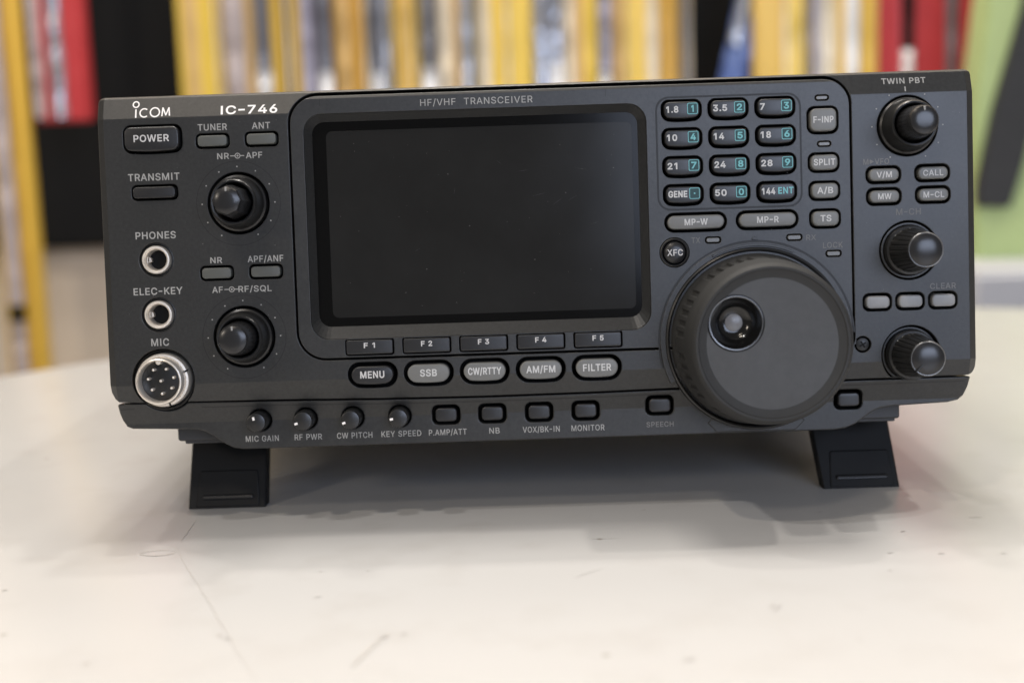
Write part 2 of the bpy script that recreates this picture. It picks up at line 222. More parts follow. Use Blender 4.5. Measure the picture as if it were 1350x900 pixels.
# ------------------------------------------------------------------ lettering (outlines kept here as plain curves)
GL = json.loads('''{"-":[453,[[[263,244,337,244,337,226],[337,207,337,188,263,188],[188,188,114,188,114,207],[114,226,114,244,188,244]]]],".":[188,[[[108,-4,95,-4,83,-4],[72,0,63,9,54,18],[50,28,50,41,50,54],[54,65,63,73,72,82],[83,87,95,87,108,87],[119,82,128,73,137,65],[141,54,141,41,141,28],[137,18,128,9,119,0]]]],"/":[249,[[[216,533,235,533,180,330],[126,127,71,-76,52,-76],[33,-76,14,-76,69,127],[124,330,178,533,197,533]]]],"0":[453,[[[264,-7,227,-7,189,-7],[157,3,130,24,103,45],[83,74,69,113,55,152],[48,199,48,254,48,309],[55,356,69,395,83,434],[104,464,130,484,157,505],[189,516,227,516,264,516],[296,505,323,484,350,464],[370,434,384,395,398,356],[405,309,405,254,405,199],[398,152,384,113,370,74],[350,45,323,24,297,3]],[[202,50,227,50,252,50],[273,58,290,74,308,90],[321,113,330,144,339,174],[344,211,344,254,344,297],[339,334,330,365,321,395],[308,419,290,435,273,451],[252,460,227,460,202,460],[180,451,163,435,146,419],[132,395,123,365,114,334],[109,297,109,254,109,211],[114,174,123,144,132,113],[146,90,163,74,180,58]]]],"1":[453,[[[250,509,276,509,276,339],[276,170,276,0,255,0],[234,0,212,0,212,149],[212,299,212,448,211,448],[210,448,209,448,168,418],[127,388,86,358,86,381],[86,404,86,427,123,454],[161,481,198,509,224,509]]]],"2":[453,[[[172,0,64,0,64,16],[64,32,64,47,121,108],[177,168,234,229,254,249],[270,267,282,282,295,298],[304,313,311,327,317,341],[320,356,320,371,320,390],[316,405,308,419,299,432],[288,442,273,449,259,456],[242,460,224,460,204,460],[187,456,172,447,158,439],[147,428,139,413,131,399],[127,382,127,362,107,362],[86,362,66,362,66,392],[72,419,86,442,100,465],[119,483,143,496,167,509],[194,516,225,516,255,516],[282,509,306,497,329,484],[348,467,361,445,374,424],[381,399,381,372,381,354],[378,335,371,318,364,300],[353,280,336,259,319,237],[296,211,267,180,229,140],[191,100,153,60,153,59],[153,58,153,57,231,57],[310,57,389,57,389,38],[389,19,389,0,281,0]]]],"3":[453,[[[252,-7,218,-7,187,-7],[158,-1,133,10,107,21],[86,37,70,57,54,78],[46,103,44,132,66,132],[87,132,109,132,111,114],[117,99,126,87,136,75],[149,65,165,59,181,53],[199,50,219,50,239,50],[258,53,275,61,292,68],[305,79,315,93,324,107],[329,124,329,145,329,163],[325,181,316,196,307,212],[293,224,275,234,256,243],[231,248,201,248,186,248],[172,248,157,248,157,265],[157,282,157,299,200,349],[244,399,288,448,288,450],[288,451,288,452,215,452],[142,452,70,452,70,471],[70,490,70,509,171,509],[272,509,372,509,372,493],[372,477,372,461,319,400],[265,339,211,278,211,282],[211,285,211,289,249,293],[281,288,308,276,335,263],[356,246,371,222,386,199],[393,173,393,145,393,115],[385,89,370,66,355,43],[335,25,309,12,282,0]]]],"4":[453,[[[164,105,40,105,40,123],[40,141,40,158,109,275],[178,392,247,509,268,509],[289,509,311,509,243,394],[176,280,109,166,109,165],[109,164,109,163,210,163],[312,163,413,163,413,144],[413,125,413,105,289,105]],[[302,0,282,0,282,40],[282,81,282,121,282,130],[282,138,282,146,282,203],[282,260,282,318,302,318],[322,318,343,318,343,212],[343,106,343,0,322,0]]]],"5":[453,[[[254,-7,221,-7,191,-7],[164,-1,140,11,116,23],[97,39,83,60,69,81],[61,104,60,130,81,130],[101,130,122,130,124,115],[129,101,138,89,147,77],[159,67,173,60,188,53],[204,50,221,50,242,50],[260,55,276,64,292,74],[305,87,314,104,323,121],[328,141,328,162,328,184],[323,204,314,221,304,238],[291,252,275,262,258,272],[239,277,218,277,201,277],[184,274,167,268,151,263],[138,255,128,246,108,248],[88,250,67,253,77,338],[86,423,96,509,186,509],[276,509,366,509,366,490],[366,471,366,452,294,452],[222,452,151,452,145,402],[139,352,134,301,135,301],[135,301,136,301,147,311],[161,319,178,325,194,331],[211,334,229,334,253,334],[274,329,294,321,313,313],[331,301,345,285,359,270],[371,252,379,231,387,210],[391,188,391,163,391,130],[384,101,369,76,354,50],[334,30,309,15,283,1]]]],"6":[453,[[[258,-7,226,-7,195,-7],[167,0,142,15,118,29],[98,49,84,74,71,100],[64,129,64,162,64,186],[69,212,80,239,91,266],[110,300,137,340,176,396],[214,453,252,509,276,509],[299,509,322,509,265,426],[208,344,151,261,149,261],[147,261,145,261,150,271],[157,280,165,288,174,296],[184,302,196,307,207,312],[221,314,235,314,266,314],[293,308,316,295,339,282],[357,263,370,240,382,216],[389,189,389,157,389,125],[382,97,368,73,354,48],[334,28,310,14,286,0]],[[207,48,226,48,246,48],[264,53,279,63,294,72],[306,85,314,101,323,118],[327,136,327,157,327,178],[323,197,314,213,306,230],[294,242,279,251,264,261],[246,265,226,265,207,265],[189,261,174,252,159,243],[147,230,138,214,129,198],[125,179,125,158,125,137],[129,118,138,102,147,85],[159,72,174,63,189,53]]]],"7":[453,[[[120,0,97,0,172,149],[248,299,323,448,323,450],[323,451,323,452,236,452],[149,452,62,452,62,471],[62,490,62,509,172,509],[281,509,391,509,391,489],[391,469,391,449,315,299],[240,150,165,0,142,0]]]],"8":[453,[[[260,-7,226,-7,192,-7],[162,-1,136,11,109,24],[89,40,74,62,59,83],[52,108,52,135,52,157],[56,177,65,195,74,213],[86,229,101,241,116,253],[133,261,153,265,153,265],[153,266,153,267,128,273],[108,287,93,308,78,329],[70,353,70,380,70,406],[77,429,90,450,104,470],[122,486,146,498,169,510],[196,516,226,516,256,516],[283,510,306,498,329,486],[348,470,361,450,375,429],[382,406,382,380,382,353],[374,329,359,308,344,287],[325,273,300,267,300,266],[300,265,300,265,319,261],[336,253,351,241,366,229],[378,213,387,195,396,177],[401,157,401,135,401,108],[393,83,378,62,364,40],[343,24,317,11,291,-1]],[[204,49,226,49,249,49],[268,53,285,60,301,68],[314,78,323,91,332,105],[337,121,337,139,337,158],[332,174,322,189,313,203],[300,214,283,223,266,231],[247,235,226,235,205,235],[186,231,169,223,152,214],[139,203,130,189,120,174],[115,158,115,139,115,121],[120,105,129,91,138,78],[151,68,167,60,184,53]],[[208,290,226,290,244,290],[260,293,274,300,288,307],[299,318,307,330,315,343],[319,358,319,376,319,393],[315,407,308,420,300,433],[289,443,275,449,261,456],[245,460,226,460,208,460],[191,456,177,449,163,443],[152,433,145,420,137,407],[133,393,133,376,133,358],[137,343,145,330,152,318],[163,307,178,300,192,293]]]],"9":[453,[[[195,516,226,516,258,516],[286,508,310,494,335,480],[354,460,368,434,382,409],[389,380,389,347,389,323],[383,297,373,270,362,243],[343,209,315,168,277,112],[239,56,200,0,177,0],[154,0,130,0,187,83],[244,165,301,248,303,248],[305,248,307,248,303,238],[296,229,287,221,279,213],[269,207,257,202,245,197],[232,195,218,195,187,195],[160,201,137,214,114,227],[96,245,83,269,70,292],[64,320,64,352,64,384],[71,412,85,436,99,461],[118,480,143,494,167,508]],[[246,460,226,460,207,460],[189,456,174,446,159,437],[147,424,138,407,130,391],[125,372,125,352,125,330],[130,312,138,295,147,279],[159,266,174,257,189,248],[207,243,226,243,246,243],[263,248,279,257,294,266],[306,279,314,295,323,311],[327,330,327,350,327,372],[323,391,314,407,306,424],[294,437,279,446,264,456]]]],"A":[480,[[[39,0,16,0,78,170],[140,339,201,509,226,509],[251,509,276,509,338,339],[401,170,463,0,440,0],[418,0,395,0,359,101],[323,202,287,302,281,321],[273,344,264,372,255,400],[245,435,232,478,236,478],[241,478,245,478,233,435],[222,399,213,371,204,343],[196,320,191,302,155,202],[120,101,85,0,62,0]],[[197,142,110,142,110,161],[110,180,110,199,197,199],[283,199,370,199,370,180],[370,161,370,142,283,142]]]],"B":[456,[[[122,0,60,0,60,170],[60,339,60,509,120,509],[181,509,241,509,276,509],[306,503,329,491,352,479],[369,462,381,442,392,422],[398,399,398,374,398,352],[394,334,387,320,379,306],[369,294,356,286,344,277],[330,271,315,267,315,265],[315,264,315,262,331,261],[347,255,363,245,379,235],[392,221,402,203,413,185],[418,163,418,136,418,111],[412,87,400,67,388,46],[370,30,344,18,319,6],[287,0,247,0,184,0]],[[125,115,125,57,165,57],[205,57,245,57,284,57],[313,65,330,80,347,95],[355,114,355,137,355,154],[351,170,342,184,334,198],[321,209,306,218,290,227],[271,231,248,231,207,231],[166,231,125,231,125,173]],[[125,341,125,285,162,285],[200,285,238,285,257,285],[273,289,288,296,303,303],[315,313,323,326,332,339],[336,355,336,372,336,395],[328,414,313,429,297,444],[273,452,240,452,202,452],[163,452,125,452,125,396]]]],"C":[510,[[[293,-7,267,-7,223,-7],[184,4,150,25,116,46],[89,76,70,115,50,154],[40,201,40,254,40,308],[50,354,70,393,89,432],[116,462,150,484,184,505],[223,516,267,516,293,516],[317,512,340,504,363,497],[384,486,402,471,420,457],[436,439,448,418,460,398],[468,374,473,348,451,348],[430,348,408,348,404,366],[398,381,389,395,381,408],[370,419,357,428,345,438],[331,444,315,449,300,454],[284,456,267,456,236,456],[208,448,184,432,159,417],[139,394,125,364,111,334],[103,297,103,254,103,211],[111,175,125,145,140,115],[159,92,184,76,209,61],[236,53,267,53,284,53],[300,55,315,60,331,65],[345,71,357,81,370,90],[381,101,389,114,398,128],[404,143,408,160,430,160],[451,160,473,160,469,135],[460,111,448,91,436,70],[421,52,402,38,384,23],[363,12,341,5,318,-3]]]],"D":[502,[[[271,0,219,0,178,0],[137,0,96,0,96,19],[96,38,96,57,136,57],[175,57,215,57,256,57],[291,65,318,81,345,97],[366,119,379,149,392,179],[399,214,399,255,399,296],[392,331,379,361,366,390],[346,412,320,428,293,444],[260,452,221,452,178,452],[136,452,93,452,93,471],[93,490,93,509,137,509],[181,509,225,509,275,509],[317,499,353,478,388,458],[415,429,433,391,452,353],[462,308,462,255,462,202],[452,157,433,119,414,81],[387,51,351,31,314,10]],[[103,509,125,509,125,339],[125,170,125,0,103,0],[82,0,60,0,60,170],[60,339,60,509,82,509]]]],"E":[419,[[[165,0,60,0,60,170],[60,339,60,509,164,509],[268,509,372,509,372,490],[372,471,372,452,290,452],[207,452,125,452,125,396],[125,341,125,286,202,286],[278,286,355,286,355,267],[355,248,355,229,278,229],[202,229,125,229,125,172],[125,114,125,57,208,57],[292,57,375,57,375,38],[375,19,375,0,270,0]]]],"F":[410,[[[82,0,60,0,60,170],[60,339,60,509,163,509],[266,509,369,509,369,490],[369,471,369,452,288,452],[206,452,125,452,125,394],[125,336,125,278,198,278],[272,278,346,278,346,259],[346,240,346,221,272,221],[198,221,125,221,125,147],[125,74,125,0,103,0]]]],"G":[520,[[[309,-7,269,-7,223,-7],[184,4,149,25,115,46],[88,77,69,116,50,155],[40,201,40,254,40,308],[50,354,69,393,88,432],[115,462,149,484,183,505],[221,516,265,516,292,516],[317,512,340,504,364,496],[385,484,403,469,422,454],[437,437,449,416,461,396],[470,373,474,349,452,349],[430,349,408,349,403,365],[396,380,387,393,379,406],[368,417,356,427,344,436],[330,444,315,448,300,453],[283,456,265,456,235,456],[208,448,183,432,159,417],[139,394,125,364,111,334],[103,297,103,254,103,211],[111,175,125,145,140,115],[159,92,184,76,209,61],[237,53,269,53,297,53],[323,59,345,71,367,83],[384,101,396,123,409,146],[415,172,415,202,421,201],[428,200,434,199,384,199],[333,199,283,199,283,218],[283,237,283,256,348,256],[413,256,478,256,478,237],[478,219,478,200,478,158],[469,122,451,91,433,60],[408,36,377,19,345,2]]]],"H":[517,[[[82,0,60,0,60,170],[60,339,60,509,82,509],[103,509,125,509,125,435],[125,362,125,289,214,289],[303,289,392,289,392,362],[392,435,392,509,414,509],[435,509,457,509,457,339],[457,170,457,0,435,0],[414,0,392,0,392,77],[392,155,392,232,303,232],[214,232,125,232,125,155],[125,77,125,0,103,0]]]],"I":[300,[[[111,0,31,0,31,19],[31,38,31,57,60,57],[89,57,118,57,118,189],[118,320,118,452,89,452],[60,452,31,452,31,471],[31,490,31,509,111,509],[190,509,269,509,269,490],[269,471,269,452,240,452],[212,452,183,452,183,320],[183,189,183,57,212,57],[240,57,269,57,269,38],[269,19,269,0,190,0]]]],"K":[467,[[[146,189,104,145,104,169],[104,193,104,216,116,232],[128,247,139,261,151,275],[162,290,174,303,187,317],[199,331,212,344,262,399],[313,454,364,509,392,509],[420,509,448,509,376,431],[304,353,231,276,230,276],[229,276,228,276,187,233]],[[82,0,60,0,60,170],[60,339,60,509,82,509],[103,509,125,509,125,451],[125,392,125,334,124,298],[124,261,124,225,124,214],[124,204,125,193,125,129],[125,64,125,0,103,0]],[[398,0,372,0,311,86],[249,173,188,259,201,276],[215,293,228,309,302,206],[375,103,449,0,423,0]]]],"L":[393,[[[160,0,60,0,60,170],[60,339,60,509,82,509],[103,509,125,509,125,358],[125,208,125,57,203,57],[282,57,361,57,361,38],[361,19,361,0,261,0]]]],"M":[628,[[[81,0,60,0,60,170],[60,339,60,509,91,509],[121,509,152,509,193,402],[235,294,277,187,280,180],[284,170,287,159,291,148],[295,136,299,123,303,110],[307,97,311,84,315,71],[319,59,322,49,317,49],[312,49,307,49,310,59],[314,70,318,83,322,95],[326,108,330,121,334,134],[338,147,342,158,346,170],[349,179,352,187,394,294],[435,402,476,509,507,509],[537,509,568,509,568,339],[568,170,568,0,547,0],[525,0,504,0,504,97],[504,194,504,291,504,302],[504,314,504,327,505,340],[505,354,505,369,505,383],[506,398,506,413,506,428],[507,443,507,457,509,457],[511,457,513,457,508,441],[503,426,498,409,492,393],[487,378,482,363,477,348],[472,334,467,322,463,309],[459,299,456,291,418,194],[380,97,342,0,323,0],[305,0,286,0,248,97],[209,194,170,291,167,299],[163,309,159,321,155,333],[150,346,145,361,140,376],[135,391,129,408,124,424],[118,441,112,457,114,457],[117,457,119,457,119,444],[120,431,120,416,120,401],[121,387,121,372,121,357],[121,342,122,328,122,315],[122,302,122,291,122,194],[122,97,122,0,101,0]]]],"N":[523,[[[82,0,60,0,60,170],[60,339,60,509,85,509],[111,509,136,509,205,400],[274,291,343,183,349,174],[355,164,363,151,370,138],[379,123,388,107,396,90],[405,73,414,55,411,55],[408,54,405,54,403,72],[401,90,401,108,400,126],[399,142,399,157,399,172],[399,185,399,195,399,300],[399,404,399,509,420,509],[442,509,463,509,463,339],[463,170,463,0,438,0],[412,0,387,0,325,97],[264,193,202,290,194,303],[186,316,177,331,169,345],[159,362,148,381,137,400],[123,424,108,452,111,453],[115,453,119,454,120,428],[121,405,122,384,123,362],[124,344,124,328,125,312],[125,300,125,291,125,194],[125,97,125,0,103,0]]]],"O":[533,[[[311,-7,267,-7,223,-7],[184,4,150,25,116,46],[90,76,70,115,50,154],[40,201,40,254,40,308],[50,354,70,393,90,432],[116,462,150,484,184,505],[223,516,267,516,311,516],[350,505,384,484,418,462],[444,432,464,393,483,354],[493,308,493,254,493,201],[483,154,464,115,444,76],[418,46,384,25,350,4]],[[236,53,267,53,297,53],[325,61,349,76,374,91],[394,114,408,144,423,174],[430,211,430,254,430,298],[423,335,408,365,394,395],[374,417,349,433,325,448],[297,456,267,456,236,456],[209,448,184,433,159,417],[140,394,125,364,111,334],[103,297,103,254,103,211],[111,174,125,144,140,114],[159,92,184,76,209,61]]]],"P":[445,[[[82,0,60,0,60,170],[60,339,60,509,118,509],[177,509,235,509,274,509],[307,502,332,487,358,473],[377,454,390,430,402,405],[409,378,409,348,409,317],[402,290,390,265,377,241],[358,222,332,207,307,193],[274,186,235,186,193,186],[151,186,109,186,109,205],[109,224,109,242,150,242],[191,242,233,242,259,242],[281,247,297,256,313,265],[325,278,333,294,341,310],[344,328,344,348,344,368],[341,386,333,402,325,417],[313,430,297,439,280,448],[259,452,232,452,196,452],[160,452,125,452,125,301],[125,151,125,0,103,0]]]],"Q":[533,[[[274,121,245,159,268,159],[290,159,313,159,332,134],[351,109,369,85,374,78],[379,71,384,65,412,27],[440,-10,468,-48,446,-48],[423,-48,401,-48,382,-23],[364,2,346,27,341,33],[336,39,331,46,302,84]],[[311,-7,267,-7,223,-7],[184,4,150,25,116,46],[90,76,70,115,50,154],[40,201,40,254,40,308],[50,354,70,393,90,432],[116,462,150,484,184,505],[223,516,267,516,311,516],[350,505,384,484,418,462],[444,432,464,393,483,354],[493,308,493,254,493,201],[483,154,464,115,444,76],[418,46,384,25,350,4]],[[236,53,267,53,297,53],[325,61,349,76,374,91],[394,114,408,144,423,174],[430,211,430,254,430,298],[423,335,408,365,394,395],[374,417,349,433,325,448],[297,456,267,456,236,456],[209,448,184,433,159,417],[140,394,125,364,111,334],[103,297,103,254,103,211],[111,174,125,144,140,114],[159,92,184,76,209,61]]]],"R":[449,[[[82,0,60,0,60,170],[60,339,60,509,119,509],[177,509,236,509,275,509],[307,502,333,489,359,475],[378,457,390,433,403,410],[409,382,409,352,409,321],[403,295,390,271,378,248],[359,230,333,217,307,204],[275,198,236,198,189,198],[143,198,96,198,96,217],[96,236,96,255,142,255],[188,255,234,255,260,255],[281,259,298,267,314,275],[326,286,334,300,341,315],[345,332,345,352,345,372],[341,390,334,405,326,420],[314,431,298,440,281,448],[259,452,233,452,197,452],[161,452,125,452,125,301],[125,151,125,0,103,0]],[[378,0,353,0,312,76],[271,153,230,229,254,229],[279,229,303,229,344,153],[386,76,428,0,403,0]]]],"S":[447,[[[263,-9,224,-9,187,-9],[155,-3,128,9,100,21],[79,38,64,60,49,82],[40,107,38,137,60,137],[82,137,104,137,106,117],[112,101,123,88,134,75],[149,65,166,59,184,52],[203,49,224,49,247,49],[268,53,286,60,304,68],[319,78,329,92,340,105],[346,121,346,139,346,155],[341,169,332,179,323,189],[311,198,296,205,281,211],[264,217,245,222,224,228],[204,234,184,239,142,251],[109,268,86,289,63,311],[52,339,52,372,52,401],[60,426,75,448,90,469],[111,486,138,498,164,510],[194,516,227,516,261,516],[290,510,316,498,342,486],[362,469,377,449,392,428],[400,404,401,378,380,378],[358,378,337,378,335,403],[323,423,302,437,281,451],[256,459,225,459,203,459],[184,455,167,448,151,441],[138,431,129,418,120,406],[115,391,115,376,115,358],[120,344,131,334,142,323],[154,314,169,308,184,302],[199,297,212,293,230,289],[247,284,264,279,279,275],[295,270,312,264,328,257],[344,248,359,238,373,227],[385,214,395,198,404,181],[408,162,408,139,408,111],[401,86,386,64,372,41],[351,24,323,11,296,-2]]]],"T":[449,[[[85,452,32,452,32,471],[32,490,32,509,160,509],[288,509,417,509,417,490],[417,471,417,452,363,452],[310,452,257,452,257,301],[257,151,257,0,235,0],[214,0,193,0,193,151],[193,301,193,452,139,452]]]],"U":[517,[[[299,-8,259,-8,219,-8],[184,0,154,15,124,31],[101,53,85,80,68,107],[60,138,60,173,60,285],[60,397,60,509,81,509],[103,509,124,509,124,399],[124,288,124,178,124,154],[130,132,141,113,152,94],[167,79,187,68,207,57],[231,52,259,52,287,52],[311,57,331,68,351,79],[366,94,377,113,387,132],[393,154,393,178,393,288],[393,399,393,509,414,509],[436,509,457,509,457,397],[457,285,457,173,457,138],[449,107,433,80,416,53],[393,31,363,15,334,0]]]],"V":[480,[[[229,0,204,0,141,170],[79,339,16,509,39,509],[62,509,84,509,120,408],[156,307,192,206,198,189],[206,166,215,137,224,109],[235,73,248,31,243,31],[239,31,235,31,247,74],[258,110,267,138,276,166],[284,189,290,206,325,307],[360,408,395,509,417,509],[440,509,463,509,401,339],[340,170,278,0,253,0]]]],"W":[686,[[[180,0,155,0,109,170],[63,339,16,509,38,509],[60,509,82,509,109,404],[136,300,163,196,168,179],[172,163,175,145,179,128],[183,111,187,94,190,76],[194,58,197,40,194,40],[192,40,189,40,193,58],[196,76,200,94,203,111],[207,128,211,145,215,163],[220,179,224,196,251,300],[279,404,306,509,331,509],[355,509,380,509,407,404],[434,300,462,196,466,179],[470,163,474,145,478,128],[482,111,486,94,490,76],[494,58,497,40,494,40],[491,40,488,40,492,58],[495,76,499,94,502,111],[506,128,510,145,515,163],[519,179,523,196,550,300],[576,404,603,509,625,509],[647,509,670,509,623,339],[577,170,530,0,505,0],[480,0,455,0,426,108],[397,215,368,323,362,344],[357,367,351,391,346,416],[341,444,336,475,341,475],[345,475,350,475,345,445],[340,419,335,395,330,371],[324,347,318,323,289,215],[260,108,230,0,205,0]]]],"X":[474,[[[43,0,18,0,84,95],[151,190,217,284,217,268],[217,252,217,236,155,327],[92,418,29,509,54,509],[79,509,104,509,129,473],[153,437,178,400,188,385],[197,372,204,361,211,350],[217,340,223,329,229,318],[236,306,243,292,240,292],[236,292,232,292,239,306],[246,318,252,329,258,339],[264,350,272,361,279,372],[288,385,298,400,323,437],[348,473,374,509,398,509],[422,509,446,509,384,419],[321,329,259,239,259,255],[259,271,259,287,324,191],[390,96,456,0,431,0],[406,0,382,0,352,43],[322,86,292,129,283,143],[275,155,268,165,262,175],[256,185,250,195,244,206],[238,217,230,231,235,231],[240,231,244,231,238,218],[231,207,225,196,219,186],[213,176,206,166,199,155],[191,143,182,129,152,86],[122,43,91,0,67,0]]]],"Y":[472,[[[225,0,203,0,203,69],[203,139,203,208,141,308],[79,409,16,509,41,509],[66,509,91,509,125,454],[159,399,192,344,203,326],[213,309,222,292,231,275],[240,255,250,230,241,230],[232,230,224,230,233,255],[242,276,251,293,260,310],[270,327,280,344,314,399],[347,454,381,509,406,509],[430,509,455,509,393,409],[330,308,268,208,268,139],[268,69,268,0,247,0]]]]}''')
GL['I'] = [230, [[[82, 0, 82, 0, 82, 170], [82, 339, 82, 509, 103, 509], [127, 509, 148, 509, 148, 340], [148, 170, 148, 0, 126, 0]]]]
GL['>'] = [520, [[[60, 60, 60, 60, 60, 200], [60, 350, 60, 450, 200, 380], [320, 320, 450, 255, 320, 190], [200, 130, 60, 60, 60, 60]]]]
GL['-'] = [380, [[[60, 210, 60, 210, 60, 230], [60, 270, 60, 275, 100, 275], [300, 275, 320, 275, 320, 250], [320, 230, 320, 210, 200, 210]]]]

def bez(pts, n=3):
    out = []
    for i, p in enumerate(pts):
        q = pts[(i + 1) % len(pts)]
        P0, P1, P2, P3 = (p[2], p[3]), (p[4], p[5]), (q[0], q[1]), (q[2], q[3])
        straight = abs((P3[0] - P0[0]) * (P1[1] - P0[1]) - (P3[1] - P0[1]) * (P1[0] - P0[0])) + abs((P3[0] - P0[0]) * (P2[1] - P0[1]) - (P3[1] - P0[1]) * (P2[0] - P0[0])) < 600
        for k in range(1 if straight else n):
            t = k / n; m_ = 1 - t
            out.append(tuple(m_ ** 3 * P0[j] + 3 * m_ * m_ * t * P1[j] + 3 * m_ * t * t * P2[j] + t ** 3 * P3[j] for j in (0, 1)))
    return out
def grow(pts, d):
    """move a closed outline outwards by d (its own orientation decides which side is out)"""
    q = [pts[0]]
    for p in pts[1:]:
        if math.hypot(p[0] - q[-1][0], p[1] - q[-1][1]) > .02: q.append(p)
    if math.hypot(q[0][0] - q[-1][0], q[0][1] - q[-1][1]) < .02: q.pop()
    out = []; n = len(q)
    for i in range(n):
        a, b, c = q[i - 1], q[i], q[(i + 1) % n]
        l1 = math.hypot(b[0] - a[0], b[1] - a[1]); l2 = math.hypot(c[0] - b[0], c[1] - b[1])
        n1 = ((b[1] - a[1]) / l1, -(b[0] - a[0]) / l1); n2 = ((c[1] - b[1]) / l2, -(c[0] - b[0]) / l2)
        k = 1 + n1[0] * n2[0] + n1[1] * n2[1]
        if k < .35: k = .35 + (.35 - k) * 1.5
        out.append((b[0] + d * (n1[0] + n2[0]) / k, b[1] + d * (n1[1] + n2[1]) / k))
    return out
def area(p): return sum(p[i][0] * p[(i + 1) % len(p)][1] - p[(i + 1) % len(p)][0] * p[i][1] for i in range(len(p))) / 2
def winding(pt, poly):
    x, y = pt; r = 0
    for i in range(len(poly)):
        (x0, y0), (x1, y1) = poly[i - 1], poly[i]
        if (y0 > y) != (y1 > y) and x < (x1 - x0) * (y - y0) / (y1 - y0) + x0: r += 1 if y1 > y0 else -1
    return r

def text_mesh(s, width, height, bold=0.0, disp=None, cu=0, cv=0, track=40, thick=.03):
    x = 0; glyphs = []; lo = 1e9; hi = -1e9
    for ch in s:
        if ch == ' ': x += 260; continue
        adv, sp = GL[ch]
        polys = [[(a + x, b) for a, b in bez(p)] for p in sp]
        glyphs.append(polys)
        for p in polys: lo = min(lo, min(q[0] for q in p)); hi = max(hi, max(q[0] for q in p))
        x += adv + track
    sx = (width - 2 * bold) / (hi - lo); sy = (height - 2 * bold) / 509.0
    bm = bmesh.new()
    for gi, polys in enumerate(glyphs):
        polys = [[((a - (lo + hi) / 2) * sx, (b - 254.5) * sy) for a, b in p] for p in polys]
        big = max(polys, key=lambda p: abs(area(p)))
        if area(big) < 0: polys = [p[::-1] for p in polys]
        loops = [grow(p, bold) for p in polys]
        vs = []; fs = []
        for p in loops:
            fs.append(list(range(len(vs), len(vs) + len(p)))); vs += [Vector(q) for q in p]
        V, E_, F_, *_ = delaunay_2d_cdt(vs, [], fs, 0, 1e-5)
        nv = [bm.verts.new((q[0], q[1], thick / 2)) for q in V]
        for f in F_:
            g = [sum(V[k][j] for k in f) / len(f) for j in (0, 1)]
            if sum(winding(g, p) for p in loops) == 0: continue
            ff = bm.faces.new([nv[k] for k in f]); ff.normal_update()
            if ff.normal.z < 0: ff.normal_flip()
    bmesh.ops.delete(bm, geom=[v for v in bm.verts if not v.link_faces], context='VERTS')
    return finish(bm, disp, cu, cv)

# ------------------------------------------------------------------ the front panel's profile
V_TOP, V_LOW, V_CHIN, U_L, U_R = 50.9, -36.9, -50.3, -134.4, 148.7
def prof(u, v):
    d = 0.0
    if v > V_TOP: d -= (v - V_TOP) * .32
    if v > 57.6: d -= (v - 57.6) * 1.3
    if v < V_LOW: d -= (V_LOW - max(v, V_CHIN)) * .33
    if u < U_L: d -= (U_L - u) * .85
    if u > U_R: d -= (u - U_R) * .85
    return d
WB = 0.45                                  # bezel face
def chin_d(u, v): return prof(u, v) - .5

DIAL = (78.2, -27.9)

# wells (cu, cv, w, h, r, bulge) cut through the plates
KX = (55.2, 70.5, 85.8); KY = (47.8, 38.65, 29.45, 20.3)
panel_wells, bezel_wells, chin_wells = [], [], []
buttons = []      # (name, label, plate, u, v, well w, well h, well r, gap, top, material, bulge, text, text w, text h, ink, bold)
def button(label, plate, u, v, w, h, r, gap, top, m, bulge=0.0, text=None, tw=0, th=0, ink='keyink', bold=.09, name='button', dy=0.0):
    buttons.append((name, label, plate, u, v, w, h, r, gap, top, m, bulge, text, tw, th, ink, bold, dy))
    {'panel': panel_wells, 'bezel': bezel_wells, 'chin': chin_wells}[plate].append(rrect(u, v, w, h, r, 6, bulge))

button('wide black POWER button', 'panel', -118.4, 44.2, 19.4, 9.0, 2.6, .75, 1.7, 'key', .5, 'POWER', 11.6, 2.3, 'ink', .07)
button('small olive grey button under TUNER', 'panel', -98.7, 42.8, 11.1, 5.0, 1.6, .75, .9, 'olive')
button('small olive grey button under ANT', 'panel', -82.6, 42.9, 11.1, 5.0, 1.6, .75, .9, 'olive')
button('black button under TRANSMIT', 'panel', -118.5, 26.6, 15.3, 5.1, 1.7, .7, 1.3, 'key')
button('small olive grey button under NR', 'panel', -99.2, -0.5, 11.1, 5.0, 1.6, .75, .9, 'olive')
button('small olive grey button under APF/ANF', 'panel', -83.0, -0.5, 11.1, 5.0, 1.6, .75, .9, 'olive')
button('grey F-INP button', 'bezel', 101.3, 43.0, 10.3, 8.9, 2.4, .85, 1.4, 'grey', .2, 'F-INP', 6.6, 2.1, name='button', bold=.08)
button('grey SPLIT button', 'bezel', 101.4, 29.2, 10.3, 6.4, 2.2, .8, 1.3, 'grey', .2, 'SPLIT', 7.0, 2.1, bold=.08)
button('grey A/B button', 'bezel', 101.45, 20.0, 10.3, 6.3, 2.2, .8, 1.3, 'grey', .2, 'A/B', 5.2, 2.1, bold=.08)
button('grey TS button', 'bezel', 101.5, 10.9, 10.3, 6.3, 2.2, .8, 1.3, 'grey', .2, 'TS', 3.6, 2.1, bold=.08)
button('long grey MP-W button', 'bezel', 59.0, 11.1, 20.5, 6.3, 3.0, .95, 1.3, 'grey', .15, 'MP-W', 7.6, 2.1, bold=.08)
button('long grey MP-R button', 'bezel', 82.5, 11.1, 20.5, 6.3, 3.0, .95, 1.3, 'grey', .15, 'MP-R', 7.1, 2.1, bold=.08)
button('round black XFC button', 'bezel', 51.8, 1.3, 9.8, 9.8, 4.9, 1.3, 1.9, 'key', 0, 'XFC', 5.1, 2.1, 'ink', .06)
